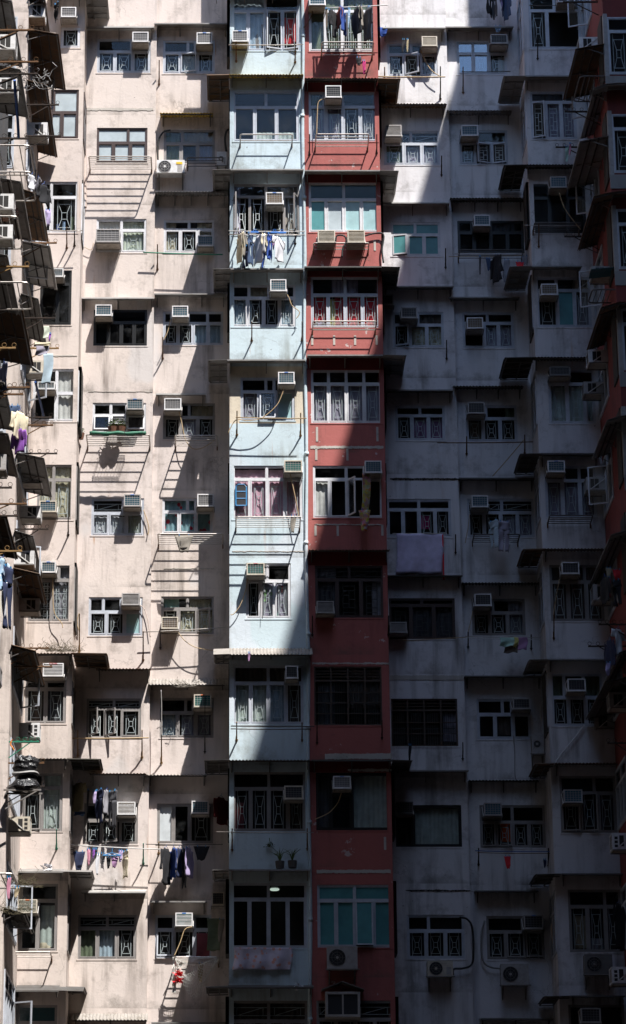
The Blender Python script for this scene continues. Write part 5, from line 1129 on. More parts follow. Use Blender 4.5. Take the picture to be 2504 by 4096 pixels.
for t, x0, y0, x1, y1, k, c, lab in ((12, 500, 720, 602, 922, 'tee', 'beige', 'long knitted beige cardigan hanging beside the pink corner bay'), (12, 518, 922, 592, 950, 'sheet', 'denim', 'blue hem of cloth below the beige cardigan'),
    (12, 608, 770, 626, 930, 'strap', 'dkgrey', 'narrow dark garment beside the beige cardigan'), (12, 645, 778, 676, 868, 'small', 'lilac', 'small lilac underwear in front of the ninth outer pink window'),
    (12, 664, 768, 720, 1012, 'trousers', 'navy', 'navy overalls in front of the ninth outer pink window'), (12, 736, 772, 768, 945, 'shirt', 'grey', 'pale grey hooded top in front of the ninth outer pink window'),
    (12, 752, 775, 820, 1042, 'trousers', 'dkgrey', 'long dark grey trousers beside the slatted white unit'),
    (15, 512, 18, 598, 150, 'small', 'navy', 'bulky navy garment at the near end of the pinkish pole'), (15, 608, 0, 632, 115, 'small', 'pink', 'pink striped small garment on the pinkish pole'),
    (15, 648, 0, 664, 66, 'small', 'purple', 'small purple cloth on the pinkish pole'), (15, 666, 0, 682, 66, 'small', 'black', 'small black sock on the pinkish pole'), (15, 668, 34, 698, 180, 'strap', 'white', 'long white garment on the pinkish pole'),
    (15, 702, 30, 738, 106, 'small', 'dkgrey', 'black and white small top on the pinkish pole'), (15, 744, 55, 776, 138, 'small', 'black', 'black underwear under the bright blue hanger'), (15, 776, 55, 828, 130, 'small', 'mauve', 'mauve underwear under the bright blue hanger'),
    (15, 828, 10, 860, 92, 'small', 'lilac', 'lilac cloth beside the bright blue hanger'), (15, 856, 15, 898, 210, 'trousers', 'cream', 'cream long trousers on the pinkish pole')):
    G(t, x0, y0, x1, y1, -.65, k, c, lab, group=LB)
p = onY(*T(15, 785, 40), -.65); m = M()
for k in range(4): m.tube([(-.24 + .02 * k, -.06 + .04 * k, -.03), (.24 - .02 * k, -.06 + .04 * k, -.03)], .012, 'toy_blue', 5)
m.tube([(-.24, -.06, -.03), (0, 0, .05), (.24, .06, -.03)], .01, 'toy_blue', 5); m.tube([(-.24, .06, -.03), (0, 0, .05), (.24, -.06, -.03)], .01, 'toy_blue', 5); m.tube([(0, 0, .05), (0, 0, .16), (.03, 0, .18)], .01, 'toy_blue', 5)
tag(m.build('peg_hanger', None, p), 'bright blue octagonal peg hanger on the pinkish pole', 'peg hanger')
for x0, y0, x1, y1, k, c, lab in ((1138, -5, 1195, 250, 'shirt', 'black', 'long black jacket, first on the dark pole of the inner pink column'), (1198, -5, 1228, 205, 'shirt', 'blue', 'bright blue jacket on the dark pole of the inner pink column'),
    (1240, -5, 1276, 200, 'shirt', 'navy', 'dark navy jacket beside the bright blue one'), (1276, -5, 1312, 282, 'trousers', 'black', 'long black trousers beside the lilac shirt, inner pink column'),
    (1306, -5, 1346, 195, 'shirt', 'lilac', 'pale lilac shirt on the dark pole of the inner pink column'), (1355, -20, 1470, 78, 'small', 'black', 'bunched black clothes near the blue bay, ninth inner pink window')):
    G(15, x0, y0, x1, y1, -.5, k, c, lab, group='jackets on the dark pole of the inner pink column')
G(13, 62, 822, 166, 1012, -.6, 'shirt', 'darkred', 'dark red jacket hanging in shade beside the blue bay')
G(15, 1376, 590, 1472, 752, -.55, 'sheet', 'maroon', 'maroon towel hanging below the lowest inner pink window'); G(16, 14, 485, 108, 712, -.6, 'sheet', 'olive', 'olive green coat hanging beside the lowest blue-bay window'); G(16, 92, 490, 138, 650, -.62, 'strap', 'silver', 'striped sleeve hanging beside the olive coat')
G(15, 1385, 800, 1425, 940, -.6, 'strap', 'tan', 'pinkish towel hanging inside the white fishing net')
G(9, 1222, 178, 1356, 296, -.82, 'small', 'silver', 'shiny silver-grey cloth draped on the rack, sixth inner pink window')
G(10, 596, 40, 640, 160, BAY - .8, 'strap', 'silver', 'ragged grey cloth draped on the sixth rack of the blue bay')
G(7, 1100, 935, 1156, 1240, BAY - .35, 'sheet', 'colourful', 'multicoloured towel hanging by the open sash of the red bay'); G(10, 1076, 0, 1160, 146, BAY - .4, 'small', 'colourful', 'bunched lower end of the multicoloured towel, red bay')
for k_ in (1,):
    a = onY(*T(10, 1340, 165), -.35); b = onY(*T(11, 228, 165), -.35); bt = onY(*T(11, 100, 442), -.35)
    m = garment_mesh('sheet', b[0] - a[0], a[2] - bt[2], CM('sheetlilac'), 77); o = m.build('bed_sheet', None, ((a[0] + b[0]) / 2, -.35, a[2])); tag(o, 'large lilac bed sheet hung below the sixth window, inner white column', 'bed sheet')
    q = M(); q.tube([(-(b[0] - a[0]) / 2 - .1, .01, .0), ((b[0] - a[0]) / 2 + .1, .01, 0)], .012, 'rail_steel', 5); q.build('hanging_rail', o)
    r_ = M(); r_.box((b[0] - a[0]) / 2 - .02, (b[0] - a[0]) / 2 + .015, -.02, .02, -1.3, -.03, 'cloth_red'); r_.build('red_trim', o)
G(11, 548, 75, 612, 265, -.6, 'trousers', 'greyblue', 'grey-blue jeans draped over the sixth rack, outer white column'); G(11, 606, 80, 702, 296, -.62, 'trousers', 'greyviolet', 'grey shorts beside the grey-blue jeans, outer white column')
for x0, y0, x1, y1, k, c, lab in ((480, 602, 496, 726, 'strap', 'dkgrey', 'narrow dark garment on the bamboo pole, third outer white window'), (528, 614, 560, 700, 'small', 'denim', 'small dark blue cloth on the bamboo pole, outer white column'),
    (565, 600, 624, 784, 'shirt', 'black', 'black striped shirt on the bamboo pole, outer white column'), (648, 625, 696, 786, 'strap', 'grey', 'grey lace garment on the bamboo pole, outer white column'), (736, 640, 795, 710, 'small', 'red', 'red bag hanging by the shaded corner, outer white column'), (775, 600, 826, 662, 'small', 'grey', 'grey knotted cloth above the red bag')):
    G(5, x0, y0, x1, y1, -.5, k, c, lab)
G(11, 625, 888, 722, 950, -.6, 'sheet', 'mint', 'mint green towel over the white thin pole, outer white column'); G(11, 655, 935, 752, 996, -.55, 'sheet', 'brown', 'brown towel behind the mint one, outer white column'); G(11, 722, 888, 752, 955, -.6, 'sheet', 'yellow', 'mustard towel between mint and patchwork towels'); G(11, 752, 888, 816, 975, -.6, 'sheet', 'mauve', 'patchwork mauve towel over the white thin pole')
G(17, 656, 50, 702, 138, -.5, 'small', 'red', 'bright red plastic bag hanging below the blue pole'); G(17, 928, 74, 950, 130, -.5, 'small', 'navy', 'small dark blue pouch hanging below the blue pole')
G(16, 202, 690, 612, 846, BAY - .12, 'sheet', 'floral', 'pale sheet with orange and red tulips below the lowest blue-bay window', 'bed sheet', name='bed_sheet')
G(14, -12, 452, 12, 560, -.45, 'strap', 'black', 'black rag hanging at the corner beside the red bay')
Xl = XL + .75; LG = 'laundry along the pink side wing'
for t, x0, y0, x1, y1, k, c, lab in (('a1', 735, 45, 855, 305, 'trousers', 'black', 'black cloth hanging beside the topmost corner unit, pink side wing'), ('a2', 420, 80, 500, 290, 'shirt', 'white', 'white striped shirt behind the topmost curved rack, pink side wing'), ('a2', 500, 120, 570, 270, 'shirt', 'grey', 'pale grey shirt beside the striped one, pink side wing'),
    ('a2', 530, 215, 720, 480, 'shirt', 'black', 'crumpled black clothes in the curved rack, pink side wing'), ('a2', 630, 560, 720, 780, 'small', 'lilac', 'dark and silver cloth below the curved rack, pink side wing'),
    ('a2', 610, 2195, 690, 2365, 'sheet', 'greenwhite', 'green and white towel by the black corner window, pink side wing'), ('a2', 690, 2300, 722, 2410, 'strap', 'purple', 'purple cloth beside the green and white towel'),
    ('a3', 520, 80, 665, 205, 'sheet', 'greyviolet', 'grey-violet cloth below the green and white towel'), ('a3', 610, 190, 745, 620, 'sheet', 'greyblue', 'long blue-grey cloth hanging over the beige unit, pink side wing'), ('a3', 500, 30, 680, 90, 'sheet', 'cream', 'cream folded cloth above the grey-violet one, pink side wing'),
    ('a3', 145, 920, 275, 1120, 'small', 'denim', 'bunched blue jeans on the cream sweater, pink side wing'), ('a3', 190, 1010, 385, 1400, 'shirt', 'cream', 'cream sweater hanging in the sun, pink side wing'), ('a3', 150, 1260, 385, 1590, 'shirt', 'purple', 'purple sweater below the cream one, pink side wing'), ('a3', 215, 1090, 280, 1410, 'strap', 'denim', 'blue jeans leg across the cream sweater, pink side wing'), ('a3', 0, 330, 100, 720, 'shirt', 'navy', 'dark navy jacket at the sunny edge, pink side wing'),
    ('a4', 0, 690, 100, 1160, 'tee', 'lbprint', 'pale blue printed shirt at the sunny edge, pink side wing'), ('a4', 30, 1020, 95, 1520, 'strap', 'white', 'white and red garment below the pale blue shirt'), ('a4', 75, 800, 155, 1680, 'trousers', 'navy', 'long dark jeans behind the pale blue shirt'), ('a6', 100, 400, 150, 720, 'strap', 'pink', 'pinkish rag hanging from the lowest curved rail, pink side wing'), ('a6', 210, 540, 270, 690, 'strap', 'tan', 'dried brown rag on the lowest curved rail, pink side wing')):
    G(t, x0, y0, x1, y1, 0, k, c, lab, group=LG, X=Xl)
Xr = XR - .65
for t, x0, y0, x1, y1, k, c, lab in (('r1', 185, 1440, 225, 1590, 'strap', 'mint', 'mint cloth on a ring bracket, red side wing'), ('r1', 225, 1415, 250, 1530, 'strap', 'pink', 'pink cloth beside the mint one, red side wing'),
    (11, 1335, 470, 1375, 650, 'shirt', 'black', 'black top hanging in deep shade, red side wing'), (11, 1365, 405, 1405, 495, 'small', 'tan', 'tan cloth above dark laundry, red side wing'), (11, 1375, 470, 1400, 610, 'strap', 'maroon', 'maroon cloth between dark garments, red side wing'), (11, 1412, 415, 1475, 490, 'small', 'red', 'red shirt in deep shade, red side wing'), (11, 1410, 490, 1465, 672, 'trousers', 'black', 'black trousers below the red shirt, red side wing'),
    (11, 1405, 830, 1500, 1010, 'tee', 'white', 'white shirt hanging in the shade, red side wing'), (11, 1365, 905, 1410, 1095, 'shirt', 'navy', 'navy garment beside the white shirt, red side wing'), (11, 1395, 985, 1440, 1075, 'small', 'pink', 'pinkish cloth below the white shirt, red side wing'), (11, 1362, 1065, 1405, 1155, 'strap', 'lilac', 'lilac cloth at the bottom of the shaded laundry, red side wing'), (17, 1415, 380, 1500, 705, 'shirt', 'black', 'large black coat by the lowest shaded corner window')):
    G(t, x0, y0, x1, y1, 0, k, c, lab, group='laundry along the red side wing', X=Xr)

# ------------------------------------------------------------------ ring brackets on the wings, curved racks
def ring_bracket(side, t, xw, xt, y, label, mat='rust_black', n=4):
    prot = .95
    s = 1 if side == 'L' else -1; base = XL if side == 'L' else XR
    prot, yy, z = on_wing(side, *T(t, xt if side == 'L' else xw, y), prot); prot = min(max(prot, .5), 1.25); p = (0, 0, z)
    m = M(); m.bar((0, 0, 0), (s * prot, 0, 0), .05, mat, .03); m.bar((0, 0, -.4), (s * prot * .7, 0, -.02), .022, mat)
    ob = m.build('ring_bracket', None, (base, yy, p[2])); tag(ob, label, 'laundry bracket', 'ring brackets on the side wings')
    for k in range(n): q = M(); c = s * prot * (.3 + .22 * k); q.tube([(c + .045 * cos(a * pi / 6), 0, .07 + .045 * sin(a * pi / 6)) for a in range(12)], .006, mat, 4, True); q.build('pole_ring', ob)
for t, xw, xt, y, lab, mt in (('a1', 240, 480, 425, 'rusty red ring bracket below the topmost lit unit, pink side wing', 'rust'), ('a1', 360, 745, 872, 'long reddish bracket against the topmost corrugated awning, pink side wing', 'rust'), ('a1', 290, 590, 1040, 'black ring bracket above the heap of cables, pink side wing', 'rust_black'), ('a1', 0, 280, 1268, 'black bracket with three rings before the sunlit unit, pink side wing', 'rust_black'),
    ('a1', 690, 830, 1475, 'black bracket before the brown framed frosted window, pink side wing', 'rust_black'), ('a1', 740, 860, 1915, 'dark green bracket at the foot of the brown framed window', 'rust_black'), ('a1', 0, 400, 1950, 'black bracket tangled with wire beside the lit frame, pink side wing', 'rust_black'), ('a2', 130, 412, 1362, 'yellow rusted bracket with four rings, pink side wing', 'rust_yellow'),
    ('a2', 690, 800, 1027, 'short rusty bracket below the brown corrugated awning, pink side wing', 'rust'), ('a2', 600, 780, 2085, 'black ring bracket before the black corner window', 'rust_black'), ('a3', 0, 222, 114, 'pale bracket under the rotting awning, pink side wing', 'rust_yellow'), ('a3', 683, 828, 117, 'yellow bracket with hooks on the pink corner bay', 'rust_yellow'),
    ('a3', 100, 335, 686, 'black ring bracket below the dark jacket, pink side wing', 'rust_black'), ('a3', 330, 512, 668, 'brown bracket holding the blue rope, pink side wing', 'rust'), ('a3', 100, 330, 765, 'orange rusty bracket above the bunched jeans, pink side wing', 'rust'), ('a3', 385, 732, 1090, 'black ring bracket across the open corner window', 'rust_black'),
    ('a3', 380, 748, 1200, 'brown hooked bracket below the open corner window', 'rust'), ('a3', 462, 806, 1598, 'black bracket with four rings on the corner spandrel', 'rust_black'), ('a3', 0, 168, 2078, 'black bracket with two rings below the sunlit edge window', 'rust_black'), ('a3', 245, 612, 2308, 'orange rusty bracket above the rag-hung unit, pink side wing', 'rust'),
    ('a4', 0, 246, 82, 'black bracket with three rings above the striped awning', 'rust_black'), ('a4', 320, 682, 270, 'black long bracket below the sixth corner unit', 'rust_black'), ('a4', 100, 312, 580, 'pale bracket with hooks beside the striped awning', 'rust_yellow'), ('a4', 265, 692, 1945, 'brown bracket with rings above the wide dark awning', 'rust'),
    ('a4', 565, 738, 2205, 'short brown bracket before the eighth corner unit', 'rust'), ('a5', 100, 552, 870, 'green painted bracket below the three-slot unit, pink side wing', 'pole_green'), ('a5', 460, 622, 1170, 'brown bracket with hanging rings below the corrugated awning', 'rust'), ('a5', 500, 632, 1495, 'dark ring bracket beside the black plastic wrapping', 'rust_black')):
    ring_bracket('L', t, xw, xt, y, lab, mt)
for t, xw, xt, y, lab in (('r1', 95, 230, 1450, 'dark ring bracket holding the mint cloth, red side wing'), ('r1', 185, 410, 1100, 'spiked dark bracket beside the frosted sash, red side wing'), ('r1', 165, 465, 20, 'black angled bracket at the very top, red side wing'), ('r1', 180, 330, 2330, 'black bracket beside the rust-edged awning, red side wing'), (11, 1242, 1370, 950, 'dark bracket with three rings beside the white shirt, red side wing'), (11, 1315, 1500, 798, 'dark bracket with wire above the white shirt, red side wing'), (14, 1375, 1506, 440, 'dark bracket with two rings beside the shaded corner bay')):
    ring_bracket('R', t, xw, xt, y, lab)
def wing_rack(side, t, xt, yn, yf, label, mat='rail_steel', P=.95, n=5):
    P, yy, z = on_wing(side, *T(t, xt, yn), P); P = min(max(P, .6), 1.15); a = (0, yy, z); fy = Yat(T(t, xt, yf)[1], z); s = 1 if side == 'L' else -1; base = XL if side == 'L' else XR
    L = min(max(abs(fy - a[1]), .8), 2.6)
    o = thing('drying_rack', label, 'drying rack', (base, a[1], z), 0, 'rail racks fixed below windows'); m = M()
    m.tube([(0, 0, 0), (s * (P - .12), 0, 0), (s * (P - .03), .03, 0), (s * P, .12, 0), (s * P, L - .12, 0), (s * (P - .03), L - .03, 0), (s * (P - .12), L, 0), (0, L, 0)], .02, mat, 7); m.build('frame', o)
    q = M()
    for k in range(1, n): q.tube([(s * P * k / n, 0, 0), (s * P * k / n, L, 0)], .012, mat, 5)
    q.build('rail', o)
wing_rack('L', 'a1', 420, 2045, 2464, 'curved rail rack beside the lit grille window, pink side wing'); wing_rack('L', 'a2', 715, 25, 435, 'curved rail rack full of black clothes, pink side wing'); wing_rack('L', 'a2', 240, 650, 1110, 'slanting steel rail rack holding the red-leaved plant, pink side wing')
wing_rack('L', 'a2', 690, 1580, 1960, 'curved steel rail rack beside the black corner window, pink side wing'); wing_rack('L', 'a6', 410, 345, 550, 'rail rack overgrown with dry twigs, lowest on the pink side wing')
wing_rack('R', 'r1', 335, 750, 1000, 'folded rail rack above the grey flat awning, red side wing', 'rail_dark', .8); wing_rack('R', 'r2', 470, 390, 520, 'broken black rack beside the red corner panel, red side wing', 'rail_dark', .7)

# ------------------------------------------------------------------ plants, net, tarpaulins and small things
def leaves(m, c, r, n, mat, seed, sz=.05):
    q = random.Random(seed)
    for _ in range(n):
        th, ph = q.uniform(0, 2 * pi), q.uniform(-.4, 1.5); rr = r * q.uniform(.2, 1)
        p = (c[0] + rr * cos(th) * cos(ph), c[1] + rr * .5 * sin(th) * cos(ph), c[2] + rr * .8 * sin(ph))
        a, b = q.uniform(0, 2 * pi), q.uniform(-1, 1); u = (cos(a) * sz, sin(a) * sz * .6, b * sz * .7); v = (-sin(a) * sz * .35, cos(a) * sz * .35, q.uniform(-.3, .3) * sz)
        m.add([p, tuple(p[i] + u[i] * .5 + v[i] for i in range(3)), tuple(p[i] + u[i] for i in range(3)), tuple(p[i] + u[i] * .5 - v[i] for i in range(3))], [(0, 1, 2, 3)], mat)
def plant(p, r, label, mat='leaf', n=140, seed=1, potw=.14):
    o = thing('potted_plant', label, 'potted plant', p)
    m = M(); m.tube([(0, 0, 0), (0, 0, .02), (0, 0, .15), (0, 0, .17)], [potw * .7, potw * .72, potw, potw * 1.06], 'pot', 10); m.build('pot', o)
    f = M(); leaves(f, (0, 0, .22), r, n, mat, seed); q = random.Random(seed)
    for k in range(6): f.tube([(0, 0, .15), (q.uniform(-r, r) * .5, q.uniform(-.05, .05), .15 + r * .5), (q.uniform(-r, r) * .8, q.uniform(-.08, .08), .2 + r * q.uniform(.6, 1))], .005, mat, 4)
    f.build('foliage', o)
plant(onY(*T(6, 790, 652), -.55), .26, 'green bushy plant in a pot on the rack of the fifth outer pink window', seed=3); plant(onY(*T(6, 845, 652), -.55), .22, 'yellow-green plant beside the bushy one on the fifth rack', seed=4, n=90)
plant(onY(*T(6, 568, 695), -.4), .12, 'tiny plant in a brown pot beside the pink corner bay', seed=5, n=30, potw=.09)
plant(onX(*T('a2', 75, 700), XL + .6), .32, 'red-leaved potted plant in the slanting rack, pink side wing', 'leaf_red', 160, 6)
def grass_pot(t, x, y, lab, seed):
    o = thing('potted_plant', lab, 'potted plant', onY(*T(t, x, y), BAY - .25)); m = M(); m.tube([(0, 0, 0), (0, 0, .18)], [.10, .12], 'sheet_dark', 10); m.build('pot', o); f = M(); q = random.Random(seed)
    for k in range(11): a = q.uniform(-.28, .28); b = q.uniform(-.15, .15); h = q.uniform(.22, .4); f.tube([(0, 0, .18), (a * .3, b * .3, .18 + h * .6), (a, b, .18 + h * (1 - abs(a) * .5))], [.012, .009, .002], 'leaf', 4)
    f.build('foliage', o)
grass_pot(16, 525, 135, 'spiky plant in a brown pot on the tenth awning, blue-bay middle', 8); grass_pot(16, 612, 132, 'spreading spiky plant in a dark pot on the tenth awning, near the red bay', 9)
gk = onY(*T(13, 452, 1160), BAY - .1); m = M(); leaves(m, (0, 0, 0), .13, 60, 'leaf', 21); m.tube([(0, 0, .1), (0, 0, .2)], .01, 'leaf', 4); tag(m.build('hanging_plant', None, gk), 'small green plant hanging on the ninth blue-bay spandrel', 'plant')
# rolled green awning cloth on the fifth rack
a = onY(*T(6, 628, 654), -1.0); b = onY(*T(6, 1022, 654), -1.0); m = M(); n = 16
m.tube([((b[0] - a[0]) * k / n, 0, .012 * sin(k)) for k in range(n + 1)], [.055 + .008 * sin(k * 1.7) for k in range(n + 1)], 'tarp_green', 8); m.smooth = True; ro = m.build('rolled_awning', None, a); tag(ro, 'rolled green canvas lying along the fifth rack, outer pink column', 'rolled canvas')
q = M()
for k in (.03, .3, .62, .95): q.tube([((b[0] - a[0]) * k + .004, .062 * cos(w * pi / 4), .062 * sin(w * pi / 4)) for w in range(8)], .006, 'rail_dark', 4, True)
q.build('tie', ro)
# wire basket and hanging basket
bk = onY(*T(6, 820, 690), -.6); m = M()
for k in range(5): m.tube([(-.35, -.15, .04 * k), (.35, -.15, .04 * k), (.35, .15, .04 * k), (-.35, .15, .04 * k)], .006, 'rail_dark', 4, True)
for k in range(9): x = -.35 + .7 * k / 8; m.bar((x, -.15, 0), (x, -.15, .16), .007, 'rail_dark'); m.bar((x, -.15, 0), (x, .15, 0), .007, 'rail_dark')
tag(m.build('wire_basket', None, bk), 'dark wire basket holding plants on the fifth rack, outer pink column', 'basket')
bk = onY(*T(15, 492, 35), -.5); m = M()
for z, r_ in ((0, .10), (.08, .12), (.14, .13)): m.tube([(r_ * cos(k * pi / 6), r_ * sin(k * pi / 6), z) for k in range(12)], .008, 'rust_black', 4, True)
for k in range(8): m.bar((.10 * cos(k * pi / 4), .10 * sin(k * pi / 4), 0), (.13 * cos(k * pi / 4), .13 * sin(k * pi / 4), .14), .006, 'rust_black')
m.bar((0, .13, .07), (0, .48, .07), .02, 'rust_black'); tag(m.build('wire_basket', None, bk), 'small round wire basket on the wall beside the pink corner bay', 'basket')
# blue step ladder leaning inside the pink-curtained window
la = onY(*T(7, 216, 1160), BAY - .03); lw = onY(*T(7, 290, 1160), BAY)[0] - la[0]; lh = onY(*T(7, 250, 1015), BAY)[2] - la[2]
o = thing('folding_stool', 'blue tubular folding steps standing at the pink-curtained window', 'folding steps', la); m = M(); m.tube([(0, 0, 0), (0, 0, lh - .06), (.06, 0, lh), (lw - .06, 0, lh), (lw, 0, lh - .06), (lw, 0, 0)], .02, 'toy_blue', 7); 
for k in (0, .33, .66): m.tube([(0, 0, lh * k), (lw, 0, lh * k)], .018, 'toy_blue', 6)
m.build('frame', o); m = M()
for k in (.02, .35, .68): m.box(.02, lw - .02, -.006, .006, lh * k, lh * (k + .28), 'fin_dark')
m.build('tread', o)
# white fishing net
a = onY(*T(15, 1222, 770), -.62); b = onY(*T(16, 85, 760), -.62); bt = onY(*T(15, 1345, 1075), -.62); m = M(); NU, NV = 16, 9; dx = b[0] - a[0]; dz = a[2] - bt[2]; pt = {}
for i in range(NU + 1):
    for j in range(NV + 1):
        u, v = i / NU, j / NV; lowz = -dz * (.55 * sin(pi * u) ** .8 + .45 * v * sin(pi * u) ** .5); s_ = -dz * .55 * (1 - abs(2 * u - 1) ** 1.6)
        pt[i, j] = (dx * u + .05 * sin(9 * v + 5 * u), .1 * sin(5 * u + 4 * v), s_ * (.25 + .75 * v) - dz * .35 * v * sin(pi * u))
for i in range(NU):
    for j in range(NV):
        (m.bar(pt[i, j], pt[i + 1, j + 1], .007, 'cloth_offwhite'), m.bar(pt[i + 1, j], pt[i, j + 1], .007, 'cloth_offwhite'))
for i in range(NU): m.bar(pt[i, 0], pt[i + 1, 0], .012, 'cloth_offwhite')
no = m.build('fishing_net', None, a); tag(no, 'white knotted net slung below the lowest inner pink window', 'net')
m = M(); q = random.Random(3)
for k in range(9): m.tube([(q.uniform(-.05, .05), q.uniform(-.05, .05), .05), (q.uniform(-.06, .06), q.uniform(-.05, .05), -.25), (q.uniform(-.07, .07), q.uniform(-.05, .05), -.55), (q.uniform(-.05, .05), 0, -.85)], .014, 'cloth_offwhite', 5)
tag(m.build('rope_bundle', None, a), 'bundle of white rope hanging at the corner side of the net', 'rope')
m = M(); leaves(m, (0, 0, 0), .12, 70, 'cloth_red', 31, .09); leaves(m, (0, 0, -.16), .1, 50, 'cloth_red', 32, .09); tag(m.build('tinsel', None, onY(*T(15, 1252, 880), -.7)), 'bright red plastic trimming tied to the white rope bundle', 'decoration')
# black plastic wrapping on a bracketed shelf
c0 = onX(*T('a5', 360, 1320), XL + .45); m = M(); g = []; q = random.Random(9); NR, NCc = 12, 20
rad = [.20, .27, .30, .28, .30, .27, .25, .27, .24, .29, .36, .40, .34]
for i in range(NR + 1):
    g.append([(rad[i] * (1 + .12 * sin(3 * a + i) + q.uniform(-.05, .05)) * cos(a), rad[i] * .8 * (1 + q.uniform(-.06, .06)) * sin(a), .42 - .84 * i / NR + .02 * sin(5 * a)) for a in (2 * pi * j / NCc for j in range(NCc + 1))])
for r_ in g: r_[-1] = r_[0]
vs = [p for r_ in g for p in r_]; fs = [(i * (NCc + 1) + j, i * (NCc + 1) + j + 1, (i + 1) * (NCc + 1) + j + 1, (i + 1) * (NCc + 1) + j) for i in range(NR) for j in range(NCc)]; fs += [tuple(range(NCc))[::-1], tuple(NR * (NCc + 1) + j for j in range(NCc))]
m.add(vs, fs, 'bag_black'); o = m.build('wrapped_bundle', None, (c0[0], min(c0[1], -1.9), c0[2])); tag(o, 'bundle wrapped in torn black plastic and grey tape, pink side wing', 'wrapped bundle')
q_ = M(); q_.tube([(.29 * cos(k * pi / 8), .24 * sin(k * pi / 8), -.02 + .02 * sin(k)) for k in range(16)], .045, 'cable_grey', 6, True); q_.build('tape', o)
q_ = M(); q_.bar((-.5, -.2, -.44), (.4, -.2, -.44), .04, 'bracket_steel'); q_.bar((-.5, .2, -.44), (.4, .2, -.44), .04, 'bracket_steel'); q_.bar((-.45, -.2, -.9), (.3, -.2, -.46), .03, 'bracket_steel'); q_.build('shelf_bracket', o)
# tangled cables, dry twigs, litter on awnings
def tangle(p, w, n, mat, lab, cat, nm, seed, d=.3, h=.3):
    q = random.Random(seed); m = M()
    for _ in range(n):
        c = [q.uniform(-w, w), q.uniform(-d, d), 0]; pts = []
        for k in range(6): pts.append((c[0], c[1], max(0, c[2]))); c[0] += q.uniform(-.14, .14); c[1] += q.uniform(-.1, .1); c[2] += q.uniform(-.12, .16) * h / .3
        m.tube(pts, .008 if mat != 'leaf_dry' else .0042, mat, 4)
    tag(m.build(nm, None, p), lab, cat)
tangle(onX(*T('a1', 480, 1160), XL + .5), .35, 26, 'silver' if 0 else 'cable_grey', 'heap of old grey cables lying on a rusty awning, pink side wing', 'cable heap', 'cable_heap', 1, .4)
tangle(onX(*T('a6', 330, 480), XL + .6), .4, 40, 'leaf_dry', 'mass of dry twigs hanging on the lowest curved rail, pink side wing', 'dry twigs', 'dry_vine', 2, .5, -.3)
tangle(onX(*T('a6', 180, 870), XL + .4), .4, 30, 'leaf_dry', 'dry twigs strewn on the rotten black awning, pink side wing', 'dry twigs', 'dry_vine', 5, .5)
tangle(onY(*T(9, 420, 985), BAY - .2), .45, 60, 'leaf_dry', 'dry creeper spread above the corrugated awning of the corner bay', 'dry twigs', 'dry_vine', 3, .12, .25)
tangle(onY(*T(12, 1300, 50), -.4), .18, 14, 'cloth_silver', 'tangled rubbish on the fibre-cement awning, inner pink column', 'rubbish', 'rubbish_tangle', 4, .1, .2)
G(10, 300, 1000, 318, 1062, BAY - .55, 'strap', 'mauve', 'mauve sock caught on the fibre-cement awning of the blue bay')
m = M(); leaves(m, (0, 0, 0), .16, 22, 'cloth_white', 41, .12); tag(m.build('rubbish', None, onY(*T(15, 340, 138), BAY - .35)), 'scrap of white paper on the lit awning of the pink corner bay', 'rubbish')
m = M(); leaves(m, (0, 0, 0), .16, 22, 'cloth_white', 42, .1); tag(m.build('rubbish', None, onY(*T(16, 638, 972), BAY - .4)), 'scrap of white paper on the dark awning of the blue bay', 'rubbish')
rp = [onX(*T('a1', x, y), XL + .9) for x, y in ((205, 1130), (215, 1300), (230, 1450), (250, 1700), (262, 1935))]; m = M(); m.tube([tuple(p[i] - rp[0][i] for i in range(3)) for p in rp], .03, 'blue_rope', 6); tag(m.build('rope', None, rp[0]), 'blue cloth rope hanging past the sunlit unit, pink side wing', 'rope')
m = M(); rp = [onX(*T('a3', x, y), XL + .9) for x, y in ((497, 590), (540, 760), (580, 920), (612, 1065))]; m.tube([tuple(p[i] - rp[0][i] for i in range(3)) for p in rp], .028, 'blue_rope', 6); tag(m.build('rope', None, rp[0]), 'dark blue rope hanging before the open corner window', 'rope')
hk = onX(*T('a5', 180, 900), XL + .6); m = M(); m.tube([(0, 0, .1), (-.04, 0, .05), (-.05, 0, -.02), (.0, 0, -.08), (.03, 0, -.14)], .016, 'orange_plastic', 6); tag(m.build('hook', None, hk), 'orange plastic hook hanging from the green bracket, pink side wing', 'hook')
tp = onX(*T('r2', 470, 115), XR - .6); m = M(); m.sheet([[(.0, .55 * k, .0 + .03 * sin(5 * k)) for k in (0, .5, 1)], [(.6, .55 * k, .06 + .03 * sin(4 * k)) for k in (0, .5, 1)]], .01, 'tarp_blue', (0, 0, .01)); tag(m.build('tarpaulin', None, (tp[0], max(tp[1], -5.2), tp[2])), 'dark green tarpaulin over the grey unit, red side wing', 'tarpaulin')
# lit ceiling lamp seen through the tenth window of the blue bay
p = onY(*T(16, 487, 279), BAY + .45); m = M(); m.tube([(0, 0, -.04), (0, 0, -.03), (0, 0, 0)], [.10, .12, .12], 'lamp_glow', 16); tag(m.build('ceiling_lamp', None, p), 'glowing round ceiling lamp behind the dark tenth window, blue bay', 'lamp')
q = M(); q.tube([(0, 0, 0), (0, 0, .04)], .10, 'white_frame', 12); q.build('lamp_base', bpy.data.objects['ceiling_lamp'])
